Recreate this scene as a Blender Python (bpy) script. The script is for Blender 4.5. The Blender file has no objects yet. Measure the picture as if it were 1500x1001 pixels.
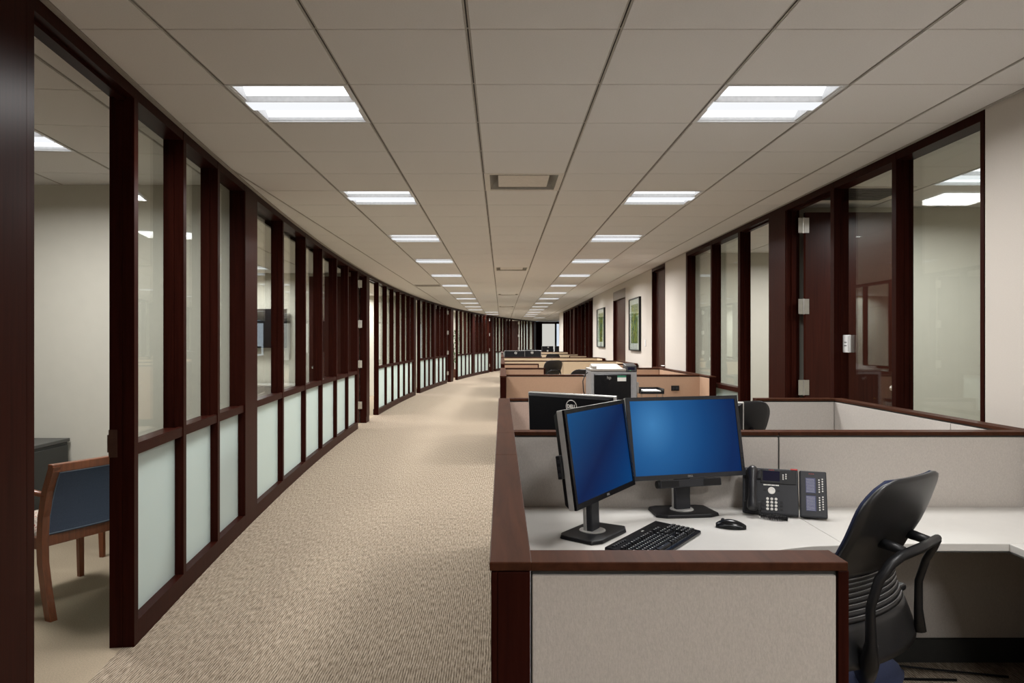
import bpy, bmesh, math, random
from math import sin, cos, pi, radians, sqrt, asin
from mathutils import Vector, Matrix
random.seed(7)
SC = bpy.context.scene
COL = SC.collection

# ------------------------------------------------------------------ camera, world, exposure
CAM_H = 1.497
CEIL = 2.745
cam_d = bpy.data.cameras.new('camera')
cam_d.sensor_fit = 'HORIZONTAL'
cam_d.sensor_width = 36.0
cam_d.lens = 1039.0 / 1500.0 * 36.0
cam_d.shift_x = 0.010
cam_d.shift_y = -0.0003
cam_d.clip_start = 0.05
cam_d.clip_end = 200
cam = bpy.data.objects.new('camera', cam_d)
cam.location = (0, 0, CAM_H)
cam.rotation_euler = (pi / 2, 0, 0)
COL.objects.link(cam)
SC.camera = cam
w = bpy.data.worlds.new('world')
SC.world = w
w.use_nodes = True
w.node_tree.nodes['Background'].inputs[0].default_value = (0.55, 0.66, 0.8, 1)
w.node_tree.nodes['Background'].inputs[1].default_value = 0.5
SC.view_settings.view_transform = 'Standard'
SC.view_settings.look = 'None'
SC.view_settings.gamma = 1.0
SC.view_settings.use_curve_mapping = False
SC.view_settings.exposure = 0.0
SC.cycles.use_denoising = True
SC.cycles.max_bounces = 10
SC.cycles.diffuse_bounces = 5
SC.cycles.glossy_bounces = 4
SC.cycles.transmission_bounces = 6
SC.cycles.transparent_max_bounces = 24
SC.cycles.sample_clamp_indirect = 6.0
SC.cycles.caustics_reflective = False
SC.cycles.caustics_refractive = False
LAMP_W = 36.0          # corridor troffer
ROOM_W = 44.0          # office troffer
LENS_E = 1.6           # brightness of the troffer lens itself


# ------------------------------------------------------------------ materials
def srgb(r, g, b):
    f = lambda c: (c / 12.92) if c <= 0.04045 else ((c + 0.055) / 1.055) ** 2.4
    return (f(r / 255), f(g / 255), f(b / 255), 1)


class NT:
    def __init__(s, name):
        s.m = bpy.data.materials.new(name)
        s.m.use_nodes = True
        s.t = s.m.node_tree
        s.t.nodes.clear()
        s.out = s.t.nodes.new('ShaderNodeOutputMaterial')

    def n(s, typ, **kw):
        nd = s.t.nodes.new(typ)
        for k, v in kw.items():
            if k.startswith('i_'):
                key = k[2:]
                key = int(key) if key.isdigit() else key.replace('_', ' ')
                nd.inputs[key].default_value = v
            else:
                setattr(nd, k, v)
        return nd

    def l(s, a, b):
        s.t.links.new(a, b)

    def mapping(s, scale, rot=(0, 0, 0), coord='Object'):
        if coord == 'World':
            g = s.n('ShaderNodeNewGeometry').outputs['Position']
        else:
            g = s.n('ShaderNodeTexCoord').outputs[coord]
        mp = s.n('ShaderNodeMapping')
        mp.inputs['Scale'].default_value = scale
        mp.inputs['Rotation'].default_value = rot
        s.l(g, mp.inputs['Vector'])
        return mp.outputs['Vector']

    def ramp(s, fac, stops):
        r = s.n('ShaderNodeValToRGB')
        e = r.color_ramp.elements
        while len(e) < len(stops):
            e.new(0.5)
        for i, (p, c) in enumerate(stops):
            e[i].position = p
            e[i].color = c
        s.l(fac, r.inputs['Fac'])
        return r.outputs['Color']

    def principled(s, color=None, rough=0.5, metal=0.0, spec=0.5, coat=0.0):
        p = s.n('ShaderNodeBsdfPrincipled')
        if color is not None:
            if isinstance(color, tuple):
                p.inputs['Base Color'].default_value = color
            else:
                s.l(color, p.inputs['Base Color'])
        p.inputs['Roughness'].default_value = rough
        p.inputs['Metallic'].default_value = metal
        p.inputs['Specular IOR Level'].default_value = spec
        p.inputs['Coat Weight'].default_value = coat
        s.l(p.outputs[0], s.out.inputs['Surface'])
        return p

    def bump(s, p, height, strength=0.3, dist=0.002):
        b = s.n('ShaderNodeBump')
        b.inputs['Strength'].default_value = strength
        b.inputs['Distance'].default_value = dist
        s.l(height, b.inputs['Height'])
        s.l(b.outputs['Normal'], p.inputs['Normal'])


def scale_c(c, k):
    return (c[0] * k, c[1] * k, c[2] * k, 1)


def m_plain(name, c, rough=0.5, metal=0.0, spec=0.5, var=0.06, nscale=40.0, bump=0.0, coat=0.0):
    t = NT(name)
    v = t.mapping((nscale,) * 3)
    nz = t.n('ShaderNodeTexNoise', i_Scale=1.0, i_Detail=3.0)
    t.l(v, nz.inputs['Vector'])
    col = t.ramp(nz.outputs['Fac'], [(0.3, scale_c(c, 1 - var)), (0.7, scale_c(c, 1 + var))])
    p = t.principled(col, rough, metal, spec, coat)
    if bump:
        t.bump(p, nz.outputs['Fac'], bump, 0.001)
    return t.m


def m_wood(name, c, rough=0.35, vertical=True, spec=0.45, var=0.35):
    t = NT(name)
    v = t.mapping((60, 60, 2.2) if vertical else (40, 2.5, 40), coord='World')
    nz = t.n('ShaderNodeTexNoise', i_Scale=1.0, i_Detail=5.0, i_Roughness=0.6, i_Distortion=0.4)
    t.l(v, nz.inputs['Vector'])
    col = t.ramp(nz.outputs['Fac'], [(0.25, scale_c(c, 1 - var)), (0.75, scale_c(c, 1 + var))])
    p = t.principled(col, rough, 0, spec)
    t.bump(p, nz.outputs['Fac'], 0.05, 0.0006)
    return t.m


def m_fabric(name, c, scale=260.0, var=0.22, stretch=(1, 1, 1), bump=0.35, rough=0.95):
    t = NT(name)
    v = t.mapping(tuple(scale * k for k in stretch))
    nz = t.n('ShaderNodeTexNoise', i_Scale=1.0, i_Detail=4.0, i_Roughness=0.7)
    t.l(v, nz.inputs['Vector'])
    col = t.ramp(nz.outputs['Fac'], [(0.25, scale_c(c, 1 - var)), (0.75, scale_c(c, 1 + var))])
    p = t.principled(col, rough, 0, 0.15)
    t.bump(p, nz.outputs['Fac'], bump, 0.001)
    return t.m


def m_carpet_corridor():
    t = NT('carpet_loop')
    # ribs about 12 mm apart run along the corridor and are broken into stitches a few centimetres long
    v = t.mapping((1, 1, 1), coord='World')
    wob = t.mapping((10, 7, 1), coord='World')
    nw = t.n('ShaderNodeTexNoise', i_Scale=1.0, i_Detail=1.0)
    t.l(wob, nw.inputs['Vector'])
    sp = t.n('ShaderNodeSeparateXYZ')
    t.l(v, sp.inputs[0])
    sh = t.n('ShaderNodeMath', operation='MULTIPLY_ADD', i_1=5.0)
    t.l(nw.outputs['Fac'], sh.inputs[0])
    ph = t.n('ShaderNodeMath', operation='MULTIPLY', i_1=2 * pi / 0.0115)
    t.l(sp.outputs['X'], ph.inputs[0])
    t.l(ph.outputs[0], sh.inputs[2])
    sn = t.n('ShaderNodeMath', operation='SINE')
    t.l(sh.outputs[0], sn.inputs[0])
    v2 = t.mapping((125, 16, 1), coord='World')
    n2 = t.n('ShaderNodeTexNoise', i_Scale=1.0, i_Detail=3.0, i_Roughness=0.65)
    t.l(v2, n2.inputs['Vector'])
    v3 = t.mapping((380, 380, 1), coord='World')
    n3 = t.n('ShaderNodeTexNoise', i_Scale=1.0, i_Detail=2.0)
    t.l(v3, n3.inputs['Vector'])
    a = t.n('ShaderNodeMath', operation='MULTIPLY_ADD', i_1=0.10)
    t.l(sn.outputs[0], a.inputs[0])
    b = t.n('ShaderNodeMath', operation='MULTIPLY', i_1=0.78)
    t.l(n2.outputs['Fac'], b.inputs[0])
    t.l(b.outputs[0], a.inputs[2])
    c = t.n('ShaderNodeMath', operation='MULTIPLY_ADD', i_1=0.22)
    t.l(n3.outputs['Fac'], c.inputs[0])
    t.l(a.outputs[0], c.inputs[2])
    col = t.ramp(c.outputs[0], [(0.34, CARPET[0]), (0.5, CARPET[1]), (0.66, CARPET[2])])
    p = t.principled(col, 0.95, 0, 0.1)
    t.bump(p, c.outputs[0], 0.7, 0.006)
    return t.m


CARPET = ((0.115, 0.087, 0.061, 1), (0.265, 0.214, 0.158, 1), (0.43, 0.362, 0.282, 1))


def m_glass(name='clear_glass', tint=(0.955, 0.98, 0.965, 1)):
    t = NT(name)
    tr = t.n('ShaderNodeBsdfTransparent')
    tr.inputs[0].default_value = tint
    gl = t.n('ShaderNodeBsdfGlossy')
    gl.inputs['Roughness'].default_value = 0.0
    gl.inputs['Color'].default_value = (0.95, 0.97, 0.96, 1)
    g = t.n('ShaderNodeNewGeometry')
    dot = t.n('ShaderNodeVectorMath', operation='DOT_PRODUCT')
    t.l(g.outputs['Incoming'], dot.inputs[0])
    t.l(g.outputs['Normal'], dot.inputs[1])
    ab = t.n('ShaderNodeMath', operation='ABSOLUTE')
    t.l(dot.outputs['Value'], ab.inputs[0])
    om = t.n('ShaderNodeMath', operation='SUBTRACT', i_0=1.0, use_clamp=True)
    t.l(ab.outputs[0], om.inputs[1])
    pw = t.n('ShaderNodeMath', operation='POWER', i_1=5.0)
    t.l(om.outputs[0], pw.inputs[0])
    fr = t.n('ShaderNodeMath', operation='MULTIPLY_ADD', i_1=0.66, i_2=0.035, use_clamp=True)
    t.l(pw.outputs[0], fr.inputs[0])
    mx = t.n('ShaderNodeMixShader')
    t.l(fr.outputs[0], mx.inputs[0])
    t.l(tr.outputs[0], mx.inputs[1])
    t.l(gl.outputs[0], mx.inputs[2])
    t.l(mx.outputs[0], t.out.inputs['Surface'])
    return t.m


def m_frosted():
    t = NT('frosted_glass')
    tl = t.n('ShaderNodeBsdfTranslucent')
    tl.inputs[0].default_value = (0.77, 0.86, 0.835, 1)
    df = t.n('ShaderNodeBsdfPrincipled')
    df.inputs['Base Color'].default_value = (0.68, 0.745, 0.72, 1)
    df.inputs['Roughness'].default_value = 0.35
    mx = t.n('ShaderNodeMixShader')
    mx.inputs[0].default_value = 0.45
    t.l(tl.outputs[0], mx.inputs[1])
    t.l(df.outputs[0], mx.inputs[2])
    t.l(mx.outputs[0], t.out.inputs['Surface'])
    return t.m


def m_emit(name, c, s):
    t = NT(name)
    e = t.n('ShaderNodeEmission')
    e.inputs[0].default_value = c
    e.inputs[1].default_value = s
    t.l(e.outputs[0], t.out.inputs['Surface'])
    return t.m


def m_screen(name, stops, strength, rot=0.0, radial=False, sx=1.0, sy=1.0, ox=0.0, oy=0.0):
    """backlit display: a blue desktop wallpaper fading across the panel, glossy front"""
    t = NT(name)
    tc = t.n('ShaderNodeTexCoord').outputs['Object']
    mp = t.n('ShaderNodeMapping')
    mp.inputs['Location'].default_value = (ox, 0, oy)
    mp.inputs['Rotation'].default_value = (0, rot, 0)
    mp.inputs['Scale'].default_value = (sx, 0.0, sy)
    t.l(tc, mp.inputs['Vector'])
    if radial:
        ln = t.n('ShaderNodeVectorMath', operation='LENGTH')
        t.l(mp.outputs['Vector'], ln.inputs[0])
        fac = ln.outputs['Value']
    else:
        sp = t.n('ShaderNodeSeparateXYZ')
        t.l(mp.outputs['Vector'], sp.inputs[0])
        fac = sp.outputs['X']
    col = t.ramp(fac, stops)
    p = t.principled((0.002, 0.002, 0.004, 1), 0.3, 0, 0.08)
    t.l(col, p.inputs['Emission Color'])
    p.inputs['Emission Strength'].default_value = strength
    return t.m


def m_art(name, seed, dark):
    t = NT(name)
    tc = t.n('ShaderNodeTexCoord').outputs['Object']
    mp = t.n('ShaderNodeMapping')
    mp.inputs['Location'].default_value = (seed, seed * 1.7, seed * 0.6)
    mp.inputs['Scale'].default_value = (3, 16, 2.4)
    t.l(tc, mp.inputs['Vector'])
    nz = t.n('ShaderNodeTexNoise', i_Scale=1.6, i_Detail=6.0, i_Roughness=0.65, i_Distortion=0.8)
    t.l(mp.outputs[0], nz.inputs['Vector'])
    col = t.ramp(nz.outputs['Fac'], [(0.34, (0.010, 0.012, 0.006, 1)), (0.45, (0.02, 0.14, 0.15, 1)), (0.52, (0.16, 0.24, 0.02, 1)),
                                     (0.59, (0.55, 0.42, 0.03, 1)), (0.68, (0.10, 0.07, 0.03, 1))])
    t.principled(col, 0.25, 0, 0.5)
    return t.m


def m_seat_pattern():
    t = NT('patterned_upholstery')
    v = t.mapping((45, 45, 45))
    vo = t.n('ShaderNodeTexVoronoi', i_Scale=1.0)
    t.l(v, vo.inputs['Vector'])
    col = t.ramp(vo.outputs['Distance'], [(0.2, srgb(140, 60, 60)), (0.45, srgb(200, 190, 175)), (0.7, srgb(150, 140, 130))])
    t.principled(col, 0.9, 0, 0.1)
    return t.m


MAHOG = m_wood('mahogany_wood', (0.0235, 0.0050, 0.0031, 1), 0.36, spec=0.03)
MAHOG_CAP = m_wood('mahogany_cap_wood', (0.052, 0.0185, 0.0095, 1), 0.48, vertical=False, spec=0.045)
LEAFWOOD = m_wood('mahogany_door_veneer', (0.034, 0.0078, 0.0046, 1), 0.32, spec=0.2)
CHERRY = m_wood('cherry_wood', (0.165, 0.050, 0.019, 1), 0.32)
CREAM = m_fabric('cream_wallcovering', (0.575, 0.53, 0.48, 1), 90.0, 0.035, (1, 1, 3), 0.25, 0.85)
PAINT = m_plain('office_wall_paint', (0.57, 0.55, 0.48, 1), 0.75, 0, 0.25, 0.015, 8)
TILE = m_fabric('mineral_ceiling_tile', (0.755, 0.738, 0.718, 1), 170.0, 0.05, (1, 1, 1), 0.15, 0.95)
TEE = m_plain('ceiling_grid_metal', (0.44, 0.41, 0.37, 1), 0.5, 0, 0.3)
SLOT = m_plain('ceiling_grid_slot', (0.05, 0.045, 0.04, 1), 0.8)
TRIMW = m_plain('ceiling_edge_trim', (0.40, 0.37, 0.33, 1), 0.5)
CARP = m_carpet_corridor()
CARP_OFF = m_fabric('carpet_cut_pile', (0.32, 0.262, 0.188, 1), 150.0, 0.25, (1, 1, 1), 0.6)
GLASS = m_glass()
FROST = m_frosted()
LENS = m_emit('troffer_lens', (0.95, 0.97, 1.0, 1), LENS_E)
LENS2 = m_emit('troffer_basket', (0.95, 0.97, 1.0, 1), LENS_E * 0.62)
WHITE = m_plain('white_enamel', (0.72, 0.72, 0.72, 1), 0.4)
GREYW = m_plain('grey_enamel', (0.42, 0.42, 0.42, 1), 0.4)
ALU = m_plain('brushed_aluminium', (0.62, 0.60, 0.56, 1), 0.32, 0.9, 0.5, 0.05, 60)
CONEM = m_plain('diffuser_throat', (0.36, 0.34, 0.30, 1), 0.5)
VENTM = m_plain('diffuser_metal', (0.66, 0.63, 0.58, 1), 0.4, 0.1)
BLACK = m_plain('black_plastic', (0.007, 0.007, 0.008, 1), 0.42, 0, 0.3)
BLACKG = m_plain('black_gloss_plastic', (0.005, 0.005, 0.006, 1), 0.22, 0, 0.3)
CHARC = m_plain('charcoal_plastic', (0.022, 0.023, 0.027, 1), 0.45, 0, 0.3)
DKGREY = m_plain('dark_grey_metal', (0.028, 0.029, 0.027, 1), 0.5)
KICK = m_plain('dark_kick_plate', (0.03, 0.03, 0.028, 1), 0.5)
FAB = m_fabric('greige_panel_fabric', (0.49, 0.455, 0.420, 1), 330.0, 0.13, (1, 1, 0.35))
FAB_LIT_TAN = m_fabric('warm_lit_tan_fabric', (0.425, 0.272, 0.182, 1), 330.0, 0.14, (1, 1, 0.35))  # panel fabric with the warm light of the farther workstations put into its colour
FAB_LIT_ROSE = m_fabric('rose_lit_fabric', (0.47, 0.345, 0.285, 1), 330.0, 0.14, (1, 1, 0.35))  # greige fabric tinted rose for the light on this one panel
FAB_LIT_CREAM = m_fabric('warm_lit_cream_fabric', (0.56, 0.435, 0.295, 1), 330.0, 0.12, (1, 1, 0.35))  # brighter, warmer light painted into the fabric of the most distant panels
WORKTOP = m_plain('white_laminate', (0.56, 0.545, 0.515, 1), 0.38, 0, 0.4, 0.015, 20)
NAVY = m_fabric('navy_upholstery', (0.024, 0.030, 0.062, 1), 380.0, 0.3)
BLUEFAB = m_fabric('slate_blue_upholstery', (0.066, 0.080, 0.118, 1), 420.0, 0.3)
SEATPAT = m_seat_pattern()
STEEL = m_plain('satin_steel', (0.70, 0.69, 0.66, 1), 0.28, 1.0, 0.5, 0.04, 30)
BRONZE = m_plain('bronze_plate', (0.09, 0.045, 0.03, 1), 0.4, 0.6)
SILVERP = m_plain('silver_plastic', (0.46, 0.45, 0.43, 1), 0.35, 0.4)
PRGREY = m_plain('printer_grey', (0.30, 0.30, 0.31, 1), 0.45)
PRCREAM = m_plain('printer_cream', (0.30, 0.275, 0.25, 1), 0.45)
KEYW = m_plain('white_key_plastic', (0.72, 0.70, 0.66, 1), 0.45)
REDP = m_plain('red_print', (0.45, 0.02, 0.02, 1), 0.5)
GREENP = m_plain('green_print', (0.03, 0.20, 0.12, 1), 0.5)
PAPER = m_plain('white_paper', (0.78, 0.77, 0.74, 1), 0.7)
PHSCR = m_screen('phone_display', [(0.0, (0.007, 0.006, 0.016, 1)), (1.0, (0.009, 0.009, 0.022, 1))], 1.0)
MODSCR = m_screen('module_display', [(0.0, (0.075, 0.082, 0.150, 1)), (1.0, (0.085, 0.092, 0.165, 1))], 1.0)
SCR_L = m_screen('screen_blue_deep', [(0.0, (0.002, 0.070, 0.215, 1)), (0.30, (0.001, 0.034, 0.130, 1)), (0.52, (0.0005, 0.011, 0.070, 1)),
                                      (0.74, (0.001, 0.026, 0.118, 1)), (1.0, (0.001, 0.048, 0.180, 1))], 0.85, rot=radians(-58), sx=1.9, sy=1.9, ox=0.5, oy=0.0)
SCR_R = m_screen('screen_blue_bright', [(0.0, (0.055, 0.235, 0.520, 1)), (0.30, (0.018, 0.120, 0.330, 1)), (0.65, (0.005, 0.060, 0.205, 1)),
                                        (1.0, (0.002, 0.022, 0.105, 1))], 0.85, radial=True, sx=2.5, sy=2.0, ox=0.40, oy=-0.12)
TVM = m_plain('tv_panel', (0.004, 0.004, 0.005, 1), 0.4, 0, 0.3)
LEAFG = m_plain('green_leaf', (0.045, 0.11, 0.025, 1), 0.4, 0, 0.5, 0.35, 9)
BARK = m_plain('plant_stem', (0.09, 0.055, 0.03, 1), 0.8)
MATW = m_plain('mount_board', (0.55, 0.55, 0.54, 1), 0.8)
DAY = m_emit('daylit_blind', (1.0, 0.98, 0.90, 1), 0.62)
DAYB = m_emit('daylit_glass', (0.78, 0.88, 1.0, 1), 0.85)
ARTA = m_art('forest_print', 1.3, 0)
ARTB = m_art('forest_print_second', 4.1, 0)
HANDM = m_plain('handset_plastic', (0.018, 0.018, 0.020, 1), 0.38, 0, 0.5)
BACKM = m_plain('black_textured_back', (0.006, 0.006, 0.007, 1), 0.5, 0, 0.15, 0.4, 300, 0.4)


# ------------------------------------------------------------------ mesh helpers
class MB:
    def __init__(s):
        s.v = []
        s.f = []

    def _add(s, vs, fs, M=None):
        b = len(s.v)
        if M is not None:
            vs = [M @ Vector(p) for p in vs]
        s.v.extend([tuple(p) for p in vs])
        s.f.extend([tuple(i + b for i in f) for f in fs])
        return s

    def hexa(s, c, M=None):
        return s._add(c, [(3, 2, 1, 0), (4, 5, 6, 7), (0, 1, 5, 4), (1, 2, 6, 5), (2, 3, 7, 6), (3, 0, 4, 7)], M)

    def box(s, x0, x1, y0, y1, z0, z1, M=None):
        return s.hexa([(x0, y0, z0), (x1, y0, z0), (x1, y1, z0), (x0, y1, z0), (x0, y0, z1), (x1, y0, z1), (x1, y1, z1), (x0, y1, z1)], M)

    def prism(s, pts, z0, z1, M=None, top_scale=1.0):
        n = len(pts)
        cx = sum(p[0] for p in pts) / n
        cy = sum(p[1] for p in pts) / n
        vs = [(x, y, z0) for x, y in pts] + [(cx + (x - cx) * top_scale, cy + (y - cy) * top_scale, z1) for x, y in pts]
        fs = [tuple(reversed(range(n))), tuple(range(n, 2 * n))]
        fs += [(i, (i + 1) % n, n + (i + 1) % n, n + i) for i in range(n)]
        return s._add(vs, fs, M)

    def tube(s, path, rad, n=10, M=None, flat=1.0, caps=True, up=None):
        """sweep an ellipse along a path; rad scalar or list of radii; flat = second radius factor"""
        P = [Vector(p) for p in path]
        k = len(P)
        R = rad if isinstance(rad, (list, tuple)) else [rad] * k
        T = []
        for i in range(k):
            a = P[max(i - 1, 0)]
            b = P[min(i + 1, k - 1)]
            T.append((b - a).normalized())
        u = Vector(up) if up else Vector((0, 0, 1))
        if abs(u.dot(T[0])) > 0.95:
            u = Vector((1, 0, 0))
        u = (u - T[0] * u.dot(T[0])).normalized()
        vs = []
        for i in range(k):
            u = (u - T[i] * u.dot(T[i]))
            u = u.normalized() if u.length > 1e-6 else Vector((1, 0, 0))
            b = T[i].cross(u)
            for j in range(n):
                a = 2 * pi * j / n
                vs.append(P[i] + u * (cos(a) * R[i] * flat) + b * (sin(a) * R[i]))
        fs = []
        for i in range(k - 1):
            for j in range(n):
                fs.append((i * n + j, i * n + (j + 1) % n, (i + 1) * n + (j + 1) % n, (i + 1) * n + j))
        if caps:
            fs.append(tuple(reversed(range(n))))
            fs.append(tuple(range((k - 1) * n, k * n)))
        return s._add(vs, fs, M)

    def lathe(s, prof, n=20, M=None):
        vs = []
        for r, z in prof:
            for j in range(n):
                a = 2 * pi * j / n
                vs.append((r * cos(a), r * sin(a), z))
        k = len(prof)
        fs = []
        for i in range(k - 1):
            for j in range(n):
                fs.append((i * n + j, i * n + (j + 1) % n, (i + 1) * n + (j + 1) % n, (i + 1) * n + j))
        fs.append(tuple(reversed(range(n))))
        fs.append(tuple(range((k - 1) * n, k * n)))
        return s._add(vs, fs, M)

    def shell(s, nu, nv, f, g):
        """closed sheet between surfaces f(u,v) and g(u,v)"""
        vs = []
        for fn in (f, g):
            for j in range(nv + 1):
                for i in range(nu + 1):
                    vs.append(fn(i / nu, j / nv))
        W = nu + 1
        o = W * (nv + 1)
        fs = []
        for j in range(nv):
            for i in range(nu):
                a = j * W + i
                fs.append((a, a + 1, a + W + 1, a + W))
                fs.append((o + a, o + a + W, o + a + W + 1, o + a + 1))
        for i in range(nu):
            fs.append((i + 1, i, o + i, o + i + 1))
            a = nv * W + i
            fs.append((a, a + 1, o + a + 1, o + a))
        for j in range(nv):
            a = j * W
            fs.append((a, a + W, o + a + W, o + a))
            a = j * W + nu
            fs.append((a + W, a, o + a, o + a + W))
        return s._add(vs, fs)

    def mesh(s, name, smooth=False):
        me = bpy.data.meshes.new(name)
        me.from_pydata(s.v, [], s.f)
        bm = bmesh.new()
        bm.from_mesh(me)
        bmesh.ops.recalc_face_normals(bm, faces=bm.faces)
        bm.to_mesh(me)
        bm.free()
        if smooth:
            me.polygons.foreach_set('use_smooth', [True] * len(me.polygons))
        return me


def obj(name, mb, mat, parent=None, loc=None, rot=None, smooth=False, bevel=0.0, seg=2, label=None, subsurf=0):
    me = mb.mesh(name, smooth) if isinstance(mb, MB) else mb
    if mat is not None and len(me.materials) == 0:
        me.materials.append(mat)
    o = bpy.data.objects.new(name, me)
    COL.objects.link(o)
    if parent is not None:
        o.parent = parent
    if loc is not None:
        o.location = loc
    if rot is not None:
        o.rotation_euler = rot
    if bevel:
        md = o.modifiers.new('soft_edges', 'BEVEL')
        md.width = bevel
        md.segments = seg
        md.limit_method = 'ANGLE'
        md.angle_limit = radians(40)
        md.harden_normals = False
    if subsurf:
        md = o.modifiers.new('round', 'SUBSURF')
        md.levels = subsurf
        md.render_levels = subsurf
    if label:
        o['label'] = label
    return o


def tag(o, label=None, cat=None, group=None, kind=None):
    if label:
        o['label'] = label
    if cat:
        o['category'] = cat
    if group:
        o['group'] = group
    if kind:
        o['kind'] = kind
    return o


def empty(name, loc=(0, 0, 0), rz=0.0, label=None, cat=None, group=None, kind=None):
    o = bpy.data.objects.new(name, None)
    o.empty_display_size = 0.1
    COL.objects.link(o)
    o.location = loc
    o.rotation_euler = (0, 0, rz)
    return tag(o, label, cat, group, kind)


def kids(o):
    return [c for c in bpy.data.objects if c.parent is o]


def copy_tree(o, parent=None, loc=None, rz=None, label=None, group=None):
    c = o.copy()
    COL.objects.link(c)
    if parent is not None:
        c.parent = parent
    if loc is not None:
        c.location = loc
    if rz is not None:
        c.rotation_euler = (0, 0, rz)
    if label:
        c['label'] = label
    if group:
        c['group'] = group
    for ch in kids(o):
        copy_tree(ch, c)
    return c


def text(name, body, size, mat, parent, loc, rot, extrude=0.0004, align='CENTER', bold=0.0):
    cu = bpy.data.curves.new(name, 'FONT')
    cu.body = body
    cu.size = size
    cu.align_x = align
    cu.align_y = 'CENTER'
    cu.extrude = extrude
    cu.offset = bold
    cu.resolution_u = 4
    tmp = bpy.data.objects.new(name, cu)
    COL.objects.link(tmp)
    dg = bpy.context.evaluated_depsgraph_get()
    me = bpy.data.meshes.new_from_object(tmp.evaluated_get(dg), depsgraph=dg)
    bpy.data.objects.remove(tmp)
    me.name = name
    me.materials.clear()
    me.materials.append(mat)
    o = bpy.data.objects.new(name, me)
    COL.objects.link(o)
    o.parent = parent
    o.location = loc
    o.rotation_euler = rot
    return o


def Rz(a):
    return Matrix.Rotation(a, 4, 'Z')


def T(x, y, z):
    return Matrix.Translation((x, y, z))


# ------------------------------------------------------------------ the curved left wall: a circle of radius 95 m
RC, CX, CY = 95.0, 92.5, 15.0


def arcX(Y):
    return CX - sqrt(RC * RC - (Y - CY) ** 2)


def AP(Y, off, z=0.0):
    """a point at corridor depth Y on the wall face, pushed OFF metres into the offices"""
    a = asin((Y - CY) / RC)
    r = RC + off
    return Vector((CX - r * cos(a), CY + r * sin(a), z))


def offs(x, y):
    return sqrt((x - CX) ** 2 + (y - CY) ** 2) - RC


def arcbox(mb, y0, y1, o0, o1, z0, z1, org):
    c = [AP(y0, o0, z0), AP(y0, o1, z0), AP(y1, o1, z0), AP(y1, o0, z0), AP(y0, o0, z1), AP(y0, o1, z1), AP(y1, o1, z1), AP(y1, o0, z1)]
    return mb.hexa([p - org for p in c])


FD = 0.115          # depth of the glazed frames
RAIL = (0.935, 0.985)
BASEH = 0.115
HEAD = 2.688


def mullion_arc(parent, y0, y1, org, wide=False, fd=FD):
    """full-height upright with a shadow groove along its reveal"""
    m = MB()
    if wide:
        arcbox(m, y0, y1, 0, fd, 0, CEIL - 0.004, org)
        arcbox(m, y0 + 0.004, y1 - 0.004, -0.006, 0.0, BASEH, CEIL - 0.06, org)
    else:
        arcbox(m, y0, y1, 0.0, 0.052, 0, CEIL - 0.004, org)
        arcbox(m, y0 + 0.003, y1 - 0.003, 0.052, 0.056, 0, CEIL - 0.004, org)
        arcbox(m, y0, y1, 0.056, fd, 0, CEIL - 0.004, org)
    return obj('post' if wide else 'mullion', m, MAHOG, parent)


def bay_arc(parent, ys, wides, org, fd=FD):
    """ys: far edge Y of each upright (first is the first upright); panes stand between them. wides: index -> width"""
    for i, y in enumerate(ys):
        wd = wides.get(i, 0.05)
        mullion_arc(parent, y - wd, y, org, wide=i in wides, fd=fd)
    for i in range(len(ys) - 1):
        a = ys[i]
        b = ys[i + 1] - wides.get(i + 1, 0.05)
        m = MB()
        arcbox(m, a, b, 0.004, fd - 0.006, RAIL[0], RAIL[1], org)
        arcbox(m, a, b, 0.006, 0.03, RAIL[1], RAIL[1] + 0.006, org)
        obj('rail', m, MAHOG, parent)
        obj('bottom_rail', arcbox(MB(), a, b, 0.0, FD, 0, BASEH, org), MAHOG, parent)
        obj('head_rail', arcbox(MB(), a, b, 0.002, FD, HEAD, CEIL - 0.004, org), MAHOG, parent)
        obj('glass_pane', arcbox(MB(), a - 0.004, b + 0.004, fd - 0.029, fd - 0.021, RAIL[1] - 0.004, HEAD + 0.004, org), GLASS, parent)
        obj('frosted_pane', arcbox(MB(), a - 0.004, b + 0.004, 0.050, 0.058, BASEH - 0.004, RAIL[0] + 0.004, org), FROST, parent)


def lever_handle(parent, org, M, both=True):
    h = MB()
    h.lathe([(0.026, 0), (0.026, 0.008), (0.012, 0.010), (0.010, 0.045), (0.0, 0.047)], 14, M)
    h.tube([(0, 0, 0.042), (0.04, 0, 0.046), (0.115, 0, 0.044)], [0.010, 0.009, 0.008], 8, M)
    return obj('lever_handle', h, STEEL, parent, smooth=True)


def hinge_set(parent, place):
    """three butt hinges; PLACE(z) gives the matrix of one"""
    for z in (0.33, 1.08, 1.81, 2.54):
        h = MB()
        M = place(z)
        h.box(-0.048, -0.003, -0.002, 0.002, -0.068, 0.068, M)
        h.box(0.003, 0.048, -0.002, 0.002, -0.068, 0.068, M)
        h.tube([(0, -0.004, -0.070), (0, -0.004, 0.070)], 0.0075, 8, M)
        obj('hinge', h, STEEL, parent)


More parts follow.
